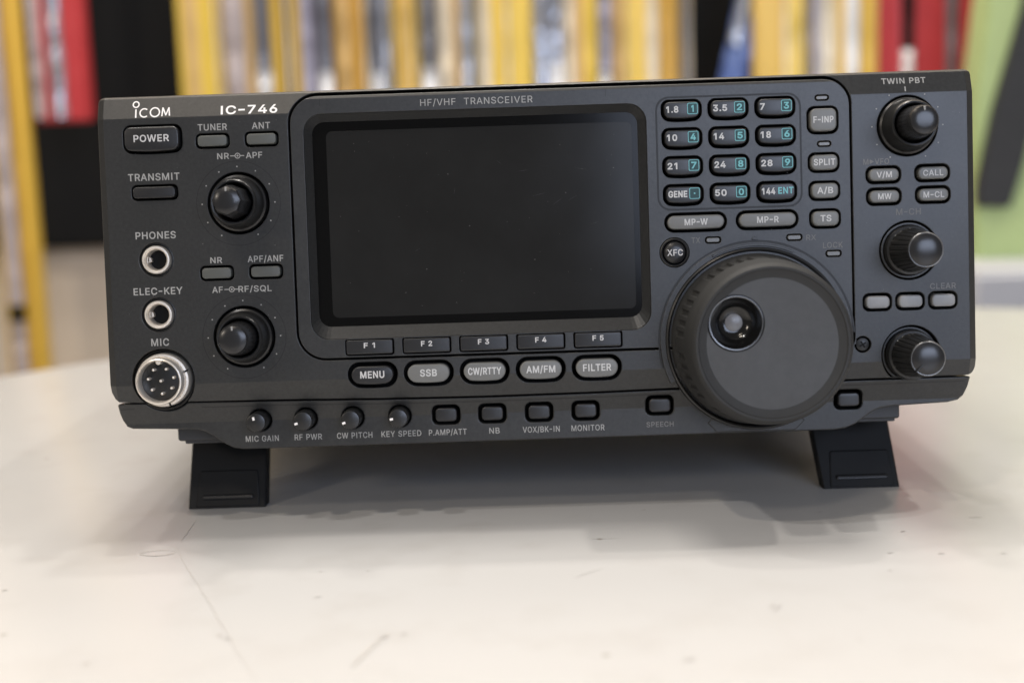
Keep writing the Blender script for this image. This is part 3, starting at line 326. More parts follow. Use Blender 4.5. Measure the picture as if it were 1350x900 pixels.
for (u, v, tx, tw) in ((121.0, 24.5, 'V/M', 5.0), (137.0, 24.6, 'CALL', 6.6), (121.05, 17.4, 'MW', 4.4), (137.1, 17.5, 'M-CL', 6.8)):
    button('grey %s button' % tx, 'panel', u, v, 11.5, 5.8, 2.3, .9, 1.1, 'grey', 0, tx, tw, 1.95, bold=.06)
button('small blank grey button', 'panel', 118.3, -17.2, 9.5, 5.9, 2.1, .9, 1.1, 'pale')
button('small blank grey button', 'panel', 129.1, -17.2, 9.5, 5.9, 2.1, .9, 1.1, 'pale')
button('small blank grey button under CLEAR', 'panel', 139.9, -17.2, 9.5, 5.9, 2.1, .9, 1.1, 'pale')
for i, u in enumerate((-49.7, -30.8, -12.0, 6.9, 25.8)):
    button('flat dark F%d key' % (i + 1), 'bezel', u, -26.45, 16.1, 5.5, .9, .4, .9, 'key', 0, 'F %d' % (i + 1), 3.7, 1.75, 'ink', .08, dy=.55)
for i, (tx, tw) in enumerate((('MENU', 8.0), ('SSB', 5.6), ('CW/RTTY', 11.0), ('AM/FM', 9.6), ('FILTER', 9.3))):
    button(('dark' if i == 0 else 'grey') + ' %s button' % tx, 'panel', -49.1 + 18.57 * i, -35.6, 16.5, 8.2, 3.9, 1.3, 1.5, 'key' if i == 0 else 'grey', .5, tx, tw, 2.35, 'ink' if i == 0 else 'keyink', .09)
for u, v, lb in ((-25.5, -50.3, 'P.AMP/ATT'), (-10.0, -50.35, 'NB'), (5.7, -50.4, 'VOX/BK-IN'), (21.3, -50.4, 'MONITOR'), (46.1, -49.4, 'SPEECH'), (109.2, -49.5, None)):
    button('small black button above %s' % lb if lb else 'small black button right of the dial', 'chin', u, v, 9.3, 6.7, 2.0, 1.05, 1.0, 'key')
KEYS = [('1.8', '1'), ('3.5', '2'), ('7', '3'), ('10', '4'), ('14', '5'), ('18', '6'), ('21', '7'), ('24', '8'), ('28', '9'), ('GENE', '.'), ('50', '0'), ('144', 'ENT')]
KW = {'1.8': 4.0, '3.5': 4.6, '7': 1.6, '10': 3.4, '14': 3.4, '18': 3.4, '21': 3.2, '24': 3.7, '28': 3.7, 'GENE': 6.2, '50': 3.8, '144': 4.4}
for i, (a, b_) in enumerate(KEYS):
    u, v = KX[i % 3], KY[i // 3]
    bezel_wells.append(rrect(u, v, 13.3, 6.6, 2.4, 6, .6))

# round wells
for (u, v) in ((-91.1, 22.2), (-91.1, -21.8)): panel_wells.append(circle(u, v, 10.2))
for (u, v) in ((-119.0, 4.5), (-119.05, -13.6)): panel_wells.append(circle(u, v, 5.7, 40))
panel_wells.append(circle(129.1, 40.2, 9.9)); panel_wells.append(circle(129.0, -.45, 9.7))
def clipped(cx, cy, r, vmin):
    return [(x, max(y, vmin)) for x, y in circle(cx, cy, r, 64)]
panel_wells.append(clipped(129.2, -34.9, 9.7, -42.35))
panel_wells.append(circle(113.3, -31.0, 2.7, 24))
CH_KNOBS = ((-87.9, -50.1), (-72.5, -50.1), (-56.8, -50.2), (-41.0, -50.2))
for (u, v) in CH_KNOBS: chin_wells.append(circle(u, v, 3.75, 28))
LEDS = ((101.2, 50.2, 4.6, 1.9, 'bezel'), (101.7, 35.2, 4.6, 1.9, 'bezel'), (64.6, 5.0, 5.2, 2.2, 'bezel'), (91.3, 5.0, 5.2, 2.2, 'bezel'), (104.1, -.7, 5.2, 2.2, 'bezel'))
for (u, v, w, h, p) in LEDS: bezel_wells.append(rrect(u, v, w, h, .95))

MIC = (-118.6, -35.3)
# main panel: closed outline with a notch for the microphone socket
da = math.degrees(math.asin((42.9 - 35.3) / 10.4))
outline = [(-135.6, -41.4), (-134.2, -42.4)] + arc(*MIC, 10.4, 180 + da, -da, 24) + \
          [(-80, -43.2), (-45, -43.9), (-12, -44.2), (25, -44.0), (51, -43.6), (80, -43.2), (108, -42.6), (147.5, -42.4)] + \
          arc(148.2, -39.2, 3.1, -90, 0, 5) + arc(149.2, 56.4, 2.0, 0, 90, 6) + arc(-134.8, 56.4, 2.0, 90, 180, 6) + [(-137.0, -36.0), (-136.8, -39.2)]
BZ = dict(l=-73.0, r=110.1, t=56.2, b=-29.8)
def bezel_outline(g):
    l, r, t, b = BZ['l'] - g, BZ['r'] + g, BZ['t'] + g * 1.75, BZ['b'] - g
    return arc(r - 8.5 - g, t - 8.5 - g, 8.5 + g, 0, 90, 10) + arc(l + 9 + g, t - 9 - g, 9 + g, 90, 180, 10) + arc(l + 9 + g, b + 9 + g, 9 + g, 180, 270, 10) + [(r, b)]
bm = plate_bm(outline, [bezel_outline(.75)] + panel_wells, -5.2, 0.0, .22, 2)
slice_at(bm, (U_L, U_R), (V_TOP, 57.6, V_LOW))
panel = add('front_panel', finish(bm, prof), M['panel'], radio)

bm = plate_bm(bezel_outline(0), [rrect(-12.55, 13.35, 112.3, 74.0, 6.0, 6)] + bezel_wells, -9.0, WB, .16, 1)
slice_at(bm, (), (55.3,))
bezel = add('center_bezel', finish(bm, lambda u, v: -.55 * max(0, v - 55.3)), M['bezel'], radio)
# seams on the bezel's upper rim
for u in (30.6, -63.0):
    bm = plate_bm([(u - .09, 52.8), (u + .09, 52.8), (u + .09, 55.3), (u - .09, 55.3)], (), WB - .02, WB + .012, .004, 0)
    add('seam', finish(bm), M['line'], bezel)
# line round the keypad
bm = plate_bm(rrect(70.5, 33.6, 47.7, 37.2, 4.4), [rrect(70.5, 33.6, 46.45, 35.95, 3.9)], WB - .02, WB + .02, .005, 0)
add('keypad_outline', finish(bm), M['line'], bezel)

# lower trim strip (chin)
co = [(-134.6, -43.2), (-135.3, -43.6), (-134.9, -46.0), (-134.0, -49.0), (-132.9, -51.0), (-131.0, -51.8), (-109.5, -52.6), (-106.6, -53.4), (-103.6, -55.2), (-100.4, -57.6), (-97.4, -59.2), (-94.0, -59.8),
      (-60, -59.8), (0, -59.75), (60, -59.7), (104.5, -59.7), (108.3, -59.2), (111.6, -57.9), (114.6, -55.8), (117.2, -53.9), (120.0, -52.8), (124.0, -52.3), (142.5, -51.6), (146.0, -50.9), (147.7, -49.4), (148.9, -46.4), (149.8, -43.3), (149.2, -43.0)] + \
     [(147.5, -42.95), (108, -43.15), (51, -44.2), (25, -44.6), (-12, -44.8), (-45, -44.5), (-80, -43.8)]
dc = math.degrees(math.asin((43.3 - 35.3) / 10.6))
co += arc(*MIC, 10.6, -dc, -180 + dc, 10)
bm = plate_bm(co, chin_wells, -6.5, 0, .45, 2)
slice_at(bm, (U_L, U_R), (V_CHIN,))
chin = add('lower_trim', finish(bm, chin_d), M['panel'], radio)
# parting line a little below the trim's upper edge
top_line = [(-134.2, -44.9), (-129.5, -44.8)], [(-107, -44.9), (-80, -45.0), (-45, -45.7), (-12, -46.0), (25, -45.8), (51, -45.4)], [(106, -44.5), (147.6, -44.3)]
for pts in top_line:
    bm = plate_bm(pts + [(u, v - .32) for u, v in pts[::-1]], (), -.02, .02, .004, 0)
    add('parting_line', finish(bm, chin_d), M['line'], chin)
# raised cup under the tuning dial
bm = plate_bm([(62.0, -56.0), (65.0, -59.2), (91.4, -59.2), (94.6, -56.0), (90, -52), (66, -52)], (), -5.6, -4.55, .3, 1)
add('dial_cup', finish(bm), M['panel'], radio)

# black sub-frame seen through every gap
bm = plate_bm([(-135.5, -43), (-106, -44), (-100, -57.5), (108, -57.5), (118, -50.5), (147, -48), (149.5, -30), (149.5, 58.3), (-135.2, 58.3)], (), -16, -12.2, .2, 0)
add('inner_frame', finish(bm), M['pit'], radio)
bm = plate_bm([(-134.5, -38.5), (-100, -40), (112, -41.5), (149, -40), (149.4, 58.0), (-135.0, 58.0)], [rrect(-12.5, 13.5, 118, 78, 6)] + [circle(u, v, 9, 24) for u, v in ((-91.1, 22.2), (-91.1, -21.8), (129.1, 40.2), (129.0, -.45))], -12, -8.6, .2, 0)
add('inner_frame', finish(bm), M['pit'], radio)

# case behind the panel
bm = plate_bm(rrect(7.0, 4.0, 283.5, 108.0, 3.0), (), -286, -16.5, .8, 2)
case = add('case', finish(bm), M['case'], radio)

# ------------------------------------------------------------------ display
def loft(A, wa, B, wb):
    bm = bmesh.new(); n = len(A)
    a = [bm.verts.new((x, y, wa)) for x, y in A]; b = [bm.verts.new((x, y, wb)) for x, y in B]
    for i in range(n): bm.faces.new((a[i], a[(i + 1) % n], b[(i + 1) % n], b[i]))
    return bm
disp_e = bpy.data.objects.new('display', None); COL.objects.link(disp_e); disp_e.parent = radio; disp_e.location = L(0, 0, 0)
A = rrect(-12.55, 13.35, 112.1, 73.8, 6.0, 6); B = rrect(-12.7, 14.2, 107.4, 67.6, 4.0, 6)
bm = loft(A, WB - .25, B, -3.0)
add('display_frame', finish(bm), M['bezel'], disp_e)
bm = plate_bm(rrect(-12.7, 14.2, 109, 69.2, 4.2), (), -4.4, -3.05, .1, 0)
add('display_window', finish(bm), M['glass'], disp_e)
bm = plate_bm(rrect(-11.4, 14.1, 101.0, 61.6, 2.0), (), -3.3, -3.02, .05, 1)
add('display_screen', finish(bm), M['lcd'], disp_e)
# hairline scratches in the window
for (u, v, a, l) in ((8, 22, 12, 5.5), (14, 19.5, 35, 4.2), (19, 20.5, 28, 3.6), (22, 30, -8, 4.4), (-5, 33, -40, 2.2), (-20, 24, 80, 2.6), (3, 30, 6, 3.5), (26, 12, 18, 3.0), (-33, 5, 25, 2.5)):
    ca, sa = math.cos(math.radians(a)), math.sin(math.radians(a))
    pts = [(u + x * ca - y * sa, v + x * sa + y * ca) for x, y in ((-l / 2, 0), (0, -.03), (l / 2, 0), (0, .03))]
    bm = plate_bm(pts, (), -3.03, -3.008, .002, 0)
    add('scratch', finish(bm), M['scratch'], disp_e)

def dust(n, u0, u1, v0, v1, w, parent, fn=None):
    bms = []
    for _ in range(n):
        u, v = random.uniform(u0, u1), random.uniform(v0, v1); r = random.choice((.05, .06, .07, .1)); e_ = random.uniform(1, 2.4); a = random.uniform(0, 3.1)
        pts = [(u + r * (e_ * math.cos(t) * math.cos(a) - math.sin(t) * math.sin(a)), v + r * (e_ * math.cos(t) * math.sin(a) + math.sin(t) * math.cos(a))) for t in (0, 1.05, 2.1, 3.14, 4.2, 5.2)]
        bms.append(plate_bm(pts, (), w, w + .02, .004, 0))
    bm = bmesh.new()
    for b2 in bms:
        t_ = bpy.data.meshes.new('t'); b2.to_mesh(t_); b2.free(); bm.from_mesh(t_); bpy.data.meshes.remove(t_)
    o = add('dust', finish(bm, fn), M['dust'], parent); o['kind'] = 'stuff'
dust(46, -60, 36, -15, 43, -3.01, disp_e)
dust(26, -134, -76, -35, 50, 0, panel, prof)
dust(16, 46, 106, -8, 54, WB, bezel)
dust(14, 113, 148, -34, 50, 0, panel, prof)

# ------------------------------------------------------------------ buttons
def surf(plate, u, v):
    return {'panel': lambda: prof(u, v), 'bezel': lambda: WB, 'chin': lambda: chin_d(u, v)}[plate]()
def tilt_fn(plate, w0):
    """how the face under a button slopes, so that the button's face lies parallel to it"""
    f = {'panel': prof, 'bezel': lambda u, v: WB, 'chin': chin_d}[plate]
    return f
for (name, label, plate, u, v, w, h, r, gap, top, m, bulge, text, tw, th, ink, bold, dy) in buttons:
    s = surf(plate, u, v)
    bv = .55 if h > 5.5 else .35
    if name == 'button' and 'XFC' in label:
        prf = [(3.6, -8), (3.6, .7), (3.45, 1.2), (3.0, 1.6), (1.6, 1.85), (0, 1.9)]
        o = add('button', lathe(prf, 40), M[m], radio, label, L(u, v, s))
        add('rim', lathe([(4.75, -8), (4.75, .25), (4.4, .4), (4.0, .2), (3.9, -6)], 40), M['black'], o)
    else:
        bm = plate_bm(rrect(0, 0, w - 2 * gap, h - 2 * gap, max(.5, r - gap * .6), 6, bulge), (), -9, top, bv, 3)
        o = add('button', finish(bm, smooth=25), M[m], radio, label, L(u, v, s))
    if text:
        me = text_mesh(text, tw, th, bold)
        add('lettering', me, M[ink], o, None, D(0, dy, top + .02))
# keypad: dark keys with a band legend and a boxed number
for i, (a, b_) in enumerate(KEYS):
    u, v = KX[i % 3], KY[i // 3]
    top = 1.5
    bm = plate_bm(rrect(0, 0, 11.6, 4.9, 1.7, 6, .55), (), -9, top, .5, 3)
    o = add('keypad_key', finish(bm, smooth=25), M['key'], radio, 'dark keypad key %s %s' % (a, b_ if b_ != '.' else 'with a boxed dot'), L(u, v, WB))
    wa = KW[a]
    add('lettering', text_mesh(a, wa, 2.15, .11), M['keyink'], o, None, D(-5.1 + wa / 2, 0.0, top + .02))
    if b_ == 'ENT':
        add('lettering', text_mesh('ENT', 5.0, 2.15, .08), M['cyan'], o, None, D(2.75, .1, top + .02))
    else:
        bm = plate_bm(rrect(0, 0, 3.3, 3.55, .45), (), 0, .03, .004, 0)
        bx = add('number_box', finish(bm), M['teal'], o, None, D(3.5, .12, top - .005))
        bm = plate_bm(rrect(0, 0, 3.42, 3.66, .5), [rrect(0, 0, 2.98, 3.22, .32)], 0, .045, .004, 0)
        bm2 = bmesh.new(); bm2.from_mesh(finish(bm))
        me2 = text_mesh(b_, 1.75 if b_ not in '1.' else (.8 if b_ == '1' else .42), 2.2 if b_ != '.' else 2.2, .11) if b_ != '.' else finish(plate_bm(rrect(0, 0, .5, .5, .1), (), 0, .03, .004, 0))
        for q in me2.vertices: q.co.y -= .00004
        bm2.from_mesh(me2)
        bpy.data.meshes.remove(me2)
        add('number', bm_mesh(bm2), M['cyan'], o, None, D(3.5, .12, top - .005))

# indicator lamps
for (u, v, w, h, p) in LEDS:
    bm = plate_bm(rrect(0, 0, w - .9, h - .75, .6), (), -8, .05, .2, 2)
    add('indicator', finish(bm), M['led'], radio, None, L(u, v, surf(p, u, v)))

# ------------------------------------------------------------------ printed legends on the panel
INK = [  # text, u, v, width, height, ink, bold, plate
    ('TUNER', -98.6, 47.3, 9.6, 2.15, 'greyink', .05, 'panel'), ('ANT', -82.6, 47.3, 6.0, 2.15, 'greyink', .05, 'panel'),
    ('TRANSMIT', -118.6, 31.7, 17.0, 2.35, 'greyink', .06, 'panel'), ('NR', -95.5, 37.75, 3.9, 2.0, 'greyink', .05, 'panel'),
    ('APF', -85.3, 37.75, 5.4, 2.0, 'greyink', .05, 'panel'), ('PHONES', -118.9, 12.6, 13.3, 2.35, 'greyink', .06, 'panel'),
    ('ELEC-KEY', -119.0, -5.8, 16.2, 2.35, 'greyink', .06, 'panel'), ('MIC', -119.1, -22.7, 5.9, 2.45, 'greyink', .06, 'panel'),
    ('NR', -99.3, 3.75, 3.9, 2.0, 'greyink', .05, 'panel'), ('APF/ANF', -83.0, 3.75, 11.8, 2.1, 'greyink', .05, 'panel'),
    ('AF', -99.3, -6.0, 3.5, 2.0, 'greyink', .05, 'panel'), ('RF/SQL', -86.9, -6.0, 11.0, 2.0, 'greyink', .05, 'panel'),
    ('IC-746', -86.4, 52.75, 18.6, 2.9, 'logo', .11, 'panel'), ('HF/VHF  TRANSCEIVER', -11.7, 52.9, 36.8, 2.15, 'greyink', .01, 'bezel'),
    ('TX', 58.9, 5.1, 2.8, 1.8, 'faint', .03, 'bezel'), ('RX', 96.8, 4.8, 3.2, 1.8, 'faint', .03, 'bezel'), ('LOCK', 103.9, 2.1, 6.5, 1.9, 'faint', .03, 'bezel'),
    ('M-CH', 129.0, 12.2, 8.1, 2.1, 'faint', .04, 'panel'), ('CLEAR', 140.0, -12.5, 8.5, 1.9, 'faint', .04, 'panel'),
    ('M>VFO', 118.7, 28.9, 8.5, 1.9, 'faint', .05, 'panel'), ('TWIN PBT', 128.4, 55.0, 14.5, 1.95, 'greyink', .06, 'panel'),
    ('MIC GAIN', -87.6, -56.4, 11.1, 1.95, 'greyink', .03, 'chin'), ('RF PWR', -72.1, -56.35, 9.2, 1.95, 'greyink', .03, 'chin'),
    ('CW PITCH', -56.5, -56.3, 11.9, 1.95, 'greyink', .03, 'chin'), ('KEY SPEED', -40.8, -56.25, 13.4, 1.95, 'greyink', .03, 'chin'),
    ('P.AMP/ATT', -25.2, -56.25, 12.7, 1.95, 'greyink', .03, 'chin'), ('NB', -9.5, -56.25, 3.5, 1.95, 'greyink', .03, 'chin'),
    ('VOX/BK-IN', 6.2, -56.3, 12.4, 1.95, 'greyink', .03, 'chin'), ('MONITOR', 21.9, -56.3, 11.1, 1.95, 'greyink', .03, 'chin'),
    ('SPEECH', 46.1, -55.9, 9.1, 1.75, 'faint', .04, 'chin')]
FN = {'panel': prof, 'bezel': lambda u, v: WB, 'chin': chin_d}
PART = {'panel': panel, 'bezel': bezel, 'chin': chin}
for (t, u, v, w, h, ink, bold, p) in INK:
    me = text_mesh(t, w, h, bold, FN[p], u, v)
    add('lettering', me, M[ink], PART[p], None, D(u, v, .02))

def small_plate(name, pts, holes, m, parent, u, v, p, th=.035):
    bm = plate_bm(pts, holes, 0, th, .004, 0)
    return add(name, finish(bm, FN[p], u, v), M[m], parent, None, D(u, v, .003))
# concentric-control symbols
for (u, v) in ((-90.75, 37.7), (-94.6, -6.0)):
    bm = plate_bm(arc(0, 0, .95, 0, 360, 20)[:-1], [circle(0, 0, .68, 20)], 0, .03, .004, 0)
    for pts in (rrect(0, 0, .62, .62, .3), rrect(-1.7, 0, 1.5, .28, .05), rrect(1.55, 0, 1.3, .28, .05)):
        b2 = plate_bm(pts, (), 0, .03, .004, 0); t_ = bpy.data.meshes.new('t'); b2.to_mesh(t_); b2.free(); bm.from_mesh(t_); bpy.data.meshes.remove(t_)
    add('symbol', finish(bm), M['greyink'], panel, None, D(u, v, .005))
# maker's logo: i with a ring, C, O, M
def join_bm(parts):
    bm = bmesh.new()
    for b2 in parts:
        t_ = bpy.data.meshes.new('t'); b2.to_mesh(t_); b2.free(); bm.from_mesh(t_); bpy.data.meshes.remove(t_)
    return bm
LG = lambda x, y: ((x - 360) / 18.0, (288 - y) / 18.0)
def ring_pts(cx, cy, r): return circle(*LG(cx, cy), r / 18.0, 36)
sw = 7.5
parts = [plate_bm(ring_pts(262, 252, 21), [ring_pts(262, 252, 13.5)], 0, .04, .004, 0),
         plate_bm([LG(258, 332), LG(266.5, 332), LG(266.5, 281), LG(258, 281)], (), 0, .04, .004, 0)]
cx, cy = LG(312, 304); ro, ri = 29 / 18.0, 21 / 18.0
parts.append(plate_bm(arc(cx, cy, ro, 48, 312, 30) + arc(cx, cy, ri, 312, 48, 30), (), 0, .04, .004, 0))
parts.append(plate_bm(ring_pts(375, 302, 31), [ring_pts(375, 302, 23)], 0, .04, .004, 0))
Mx = [(413, 328), (418, 275), (426, 275), (440, 312), (454, 275), (461.5, 275), (466, 326), (458, 326), (455, 292), (443, 324), (437, 324), (424.5, 292), (421, 328)]
parts.append(plate_bm([LG(*q) for q in Mx], (), 0, .04, .004, 0))
add('logo', finish(join_bm(parts), prof, -118.2, 53.6), M['logo'], panel, None, D(-118.2, 53.6, .01))

# ------------------------------------------------------------------ knobs
def dots(u, v, r, angs, parent, size=.24):
    bms = [plate_bm(circle(r * math.sin(math.radians(a)), r * math.cos(math.radians(a)), size, 12), (), 0, .03, .004, 0) for a in angs]
    add('scale_dots', finish(join_bm(bms), FN['panel'], u, v), M['greyink'], parent, None, D(u, v, .01))
def concentric(u, v, label, facets=0, ring=True):
    sq = lambda k, i, a: -.10 if (i % 2 and 1 <= k <= 3) else 0
    o = add('control_knob', lathe([(9.6, -4), (9.4, -1.2), (9.2, .5), (8.6, .9), (8.3, 2.2), (8.0, 5.0), (7.6, 7.6), (7.45, 8.2), (7.1, 8.6), (6.6, 8.5), (6.25, 7.9), (6.1, 4)], 96), M['knob'], radio, label, L(u, v, 0))
    add('inner_knob', lathe([(5.7, 3.5), (5.55, 8), (5.2, 13), (4.9, 17.2), (4.75, 18.2), (4.35, 18.9), (3.6, 19.25), (2.2, 19.45), (0, 19.5)], 8 if facets else 72, None if facets else (lambda k, i, a: -.16 if (i % 3 == 0 and k < 4) else 0), 20 if facets else 30), M['satin'], o)
    bm = plate_bm([(-.25, 3.0), (.25, 3.0), (.25, 4.3), (-.25, 4.3)], (), 18.7, 19.5, .02, 0)
    add('pointer', finish(bm), M['greyink'], o)
    return o
for (u, v, lab, f) in ((-91.1, 22.2, 'stacked black knob under NR APF', 1), (-91.1, -21.8, 'stacked black knob under AF RF/SQL', 0)):
    concentric(u, v, lab, f)
    bm = plate_bm(circle(u, v, 13.9, 72), [circle(u, v, 13.7, 72)], -.02, .015, .004, 0)
    add('scale_ring', finish(bm), M['line'], panel)
    dots(u, v, 12.0, [30 * k for k in range(-5, 6)], panel)
concentric(129.1, 40.2, 'stacked black knob under TWIN PBT')
dots(129.1, 40.2, 11.6, [30 * k for k in range(-5, 6) if k], panel)
small_plate('scale_tick', [(-.2, -.8), (.2, -.8), (.2, .8), (-.2, .8)], (), 'greyink', panel, 128.7, 52.2, 'panel')
for (u, v, lab, pt) in ((129.0, -.45, 'fluted black knob under M-CH', None), (129.2, -34.9, 'fluted black knob at the lower right', 225)):
    fl = lambda k, i, a: (-.26 if i % 4 == 0 else 0) if 4 <= k <= 7 else 0
    o = add('control_knob', lathe([(8.2, -4), (8.2, 1.6), (7.9, 2.2), (7.2, 2.4), (7.1, 2.6), (6.7, 8), (6.2, 14), (5.75, 17.6), (5.55, 18.2)], 96, fl, 24), M['knob'], radio, lab, L(u, v, 0))
    add('knob_edge', lathe([(5.6, 18.0), (5.62, 18.45), (5.4, 18.75), (5.2, 18.7)], 64), M['gunmetal'], o)
    add('knob_cap', lathe([(5.3, 18.2), (5.22, 18.7), (4.4, 19.05), (3.0, 19.4), (1.5, 19.55), (0, 19.6)], 64), M['satin'], o)
    if v > -10: washer = circle(0, 0, 9.2)
    else: washer = clipped(0, 0, 9.2, -42.2 - v)
    bm = plate_bm(washer, [circle(0, 0, 8.3)], -6, -.35 if v > -10 else -1.6, .2, 1)
    add('washer', finish(bm), M['panel'], o)
    if pt:
        a = math.radians(pt); ca, sa = math.cos(a), math.sin(a)
        pts = [(x * ca - y * sa, x * sa + y * ca) for x, y in ((2.1, -.22), (5.7, -.22), (5.7, .22), (2.1, .22))]
        bm = plate_bm(pts, (), 18.5, 19.62, .02, 0)
        add('pointer', finish(bm), M['line'], o)
# small trim knobs on the lower strip
for (u, v), (px, py, pa), lb in zip(CH_KNOBS, ((-.75, 1.35, 100), (-2.15, -.8, 198), (-2.1, -.95, 200), (-2.15, -.2, 190)), ('MIC GAIN', 'RF PWR', 'CW PITCH', 'KEY SPEED')):
    kn = lambda k, i, a: -.10 if (i % 2 and 1 <= k <= 2) else 0
    o = add('trim_knob', lathe([(3.3, -9), (3.25, 2.2), (3.15, 3.0), (2.95, 3.4), (2.5, 3.55), (0, 3.6)], 56, kn, 24), M['knob'], radio, 'small black trim knob above ' + lb, L(u, v, 0))
    a = math.radians(pa); ca, sa = math.cos(a), math.sin(a)
    pts = [(px + x * ca - y * sa, py + x * sa + y * ca) for x, y in ((-.55, -.38), (.55, -.38), (.55, .38), (-.55, .38))]
    bm = plate_bm(pts, (), 3.3, 3.64, .03, 0)
    add('pointer', finish(bm), M['logo'], o)

# ------------------------------------------------------------------ tuning dial
dial = bpy.data.objects.new('tuning_dial', None); COL.objects.link(dial); dial.parent = radio; dial.location = L(*DIAL, 0)
dial['label'] = 'large black tuning dial with a finger dimple'
bm = plate_bm(arc(0, 0, 31.9, -6, 206, 72) + arc(0, 0, 29.9, 206, -6, 72), (), -6, WB + .25, .2, 1)
add('dial_surround', finish(bm), M['bezel'], dial)
bm = plate_bm(arc(0, 0, 32.5, 2, 196, 72) + arc(0, 0, 32.0, 196, 2, 72), (), WB - .05, WB + .03, .005, 0)
add('dial_outline', finish(bm), M['line'], dial)
add('dial_ring', lathe([(30.2, -12), (30.2, .6), (29.9, 1.3), (29.4, 1.5), (28.95, 1.2), (28.7, .2), (28.6, -3), (20, -3.2)], 128), M['knob'], dial)
bm = plate_bm(arc(0, 0, 31.3, 66, 117, 20) + arc(0, 0, 30.5, 117, 66, 20), (), .3, WB + .75, .12, 1)
add('torque_lever', finish(bm), M['bezel'], dial)
bm = plate_bm(arc(0, 32.6, .9, 0, 180, 10), (), .3, WB + .5, .1, 1)
add('lever_tab', finish(bm), M['bezel'], dial)
def rib(k, i, a):
    d = math.degrees(a) % 45
    if 5 <= k <= 8 and 4 < d < 41 and i % 6 < 3: return -.6
    return 0
add('dial_body', lathe([(27.6, -3), (28.0, .8), (28.1, 1.8), (27.7, 3.0), (27.2, 4.2), (27.1, 5.0), (26.95, 8), (26.7, 13), (26.45, 17.6), (26.4, 18.6), (26.0, 21.5), (25.6, 25), (25.2, 28.0), (24.7, 29.3), (23.9, 30.0), (23.2, 30.0), (22.9, 29.6), (21.9, 29.2), (20.6, 28.75), (20.3, 28.7)], 288, rib, 30), M['rubber'], dial)
DM = (-11.2, 6.7)
bm = plate_bm(circle(0, 0, 21.5, 96), [circle(*DM, 8.9, 56)], 25, 28.72, .08, 1)
add('dial_face', finish(bm), M['dialface'], dial)
dm = add('finger_dimple', lathe([(8.95, 24), (8.9, 28.7), (8.6, 29.0), (8.25, 29.05), (8.0, 28.75), (7.6, 28.3), (6.6, 26.6), (5.4, 25.2), (4.2, 24.4), (2.9, 24.0), (0, 23.9)], 72), M['gloss'], dial, None, D(*DM, 0))
add('dimple_highlight', lathe([(2.75, 23.9), (2.75, 24.15), (2.5, 24.3), (0, 24.35)], 40), M['dimple'], dial, None, D(*DM, 0))  # disc shaped as the bright reflection at the bottom of the bowl
add('dimple_ring', lathe([(8.5, 28.9), (8.35, 29.15), (8.1, 29.1), (8.0, 28.7)], 72), M['gunmetal'], dial, None, D(*DM, 0))

# ------------------------------------------------------------------ sockets, screw
for (u, v, lb) in ((-119.0, 4.5, 'round nickel phones socket'), (-119.05, -13.6, 'round nickel key socket')):
    o = add('jack_socket', lathe([(5.6, -6), (5.6, -.9), (5.2, -.8), (4.9, -1.2)], 48), M['black'], radio, lb, L(u, v, 0))
    add('metal_ring', lathe([(4.75, -3), (4.7, .5), (4.45, .95), (4.0, 1.0), (3.55, .6), (3.3, -.2), (3.2, -.8), (3.15, -4.5)], 48), M['nickel'], o)
    add('hole', lathe([(3.3, -4.0), (0, -4.2)], 32), M['pit'], o)
    bm = plate_bm([(-2.9, -.9), (-2.1, -.6), (-2.2, .6), (-2.9, 1.0)], (), -3.9, -1.6, .1, 1)
    add('spring_contact', finish(bm), M['dullnickel'], o)
mic = add('microphone_socket', lathe([(10.2, -9), (10.2, -2.0), (9.9, -1.6), (9.5, -2.0), (9.3, -5.5), (8.6, -5.6)], 64), M['black'], radio, 'large round nickel microphone socket with eight pins', L(*MIC, 0))
add('socket_flange', lathe([(8.9, -7), (8.9, .6), (8.6, 1.2), (7.9, 1.3), (7.5, .9)], 64), M['dullnickel'], mic)
add('socket_barrel', lathe([(7.75, -5), (7.7, 5.9), (7.5, 6.5), (7.15, 6.7), (6.8, 6.3), (6.65, 5.6), (6.6, 1.0)], 64), M['nickel'], mic)
add('pin_insulator', lathe([(6.7, 1.0), (6.7, 2.2), (5.6, 2.5), (0, 2.6)], 48), M['knob'], mic)
for (x, y) in ((368, 303), (445, 300), (335, 357), (487, 352), (410, 370), (355, 422), (473, 415), (415, 447)):
    add('pin', lathe([(.5, 2), (.5, 4.6), (.36, 4.95), (0, 5.05)], 14), M['nickel'], mic, None, D((x - 404) / 18.3, (372 - y) / 18.3, 0))
add('key_notch', lathe([(.85, 1), (.85, 5.6), (.6, 5.8), (0, 5.8)], 20), M['nickel'], mic, None, D(0, 6.35, 0))
for a in (20, -75):
    bm = plate_bm([(x * math.cos(math.radians(a)) - y * math.sin(math.radians(a)), x * math.sin(math.radians(a)) + y * math.cos(math.radians(a))) for x, y in ((7.5, -.3), (8.8, -.3), (8.95, .3), (7.5, .3))], (), -1.5, 1.35, .05, 0)
    add('flange_slot', finish(bm), M['pit'], mic)
sc = add('screw', lathe([(2.3, -4), (2.3, -.9), (2.1, -.5), (1.2, -.2), (0, -.1)], 32), M['black'], radio, 'black cross head screw', L(113.3, -31.0, 0))
bm = join_bm([plate_bm(rrect(0, 0, 2.4, .5, .1), (), -.9, -.05, .02, 0), plate_bm(rrect(0, 0, .5, 2.4, .1), (), -.92, -.04, .02, 0)])
for q in bm.verts:
    x, y = q.co.x, q.co.y; q.co.x, q.co.y = x * .85 - y * .52, x * .52 + y * .85
add('cross_slot', finish(bm), M['pit'], sc)

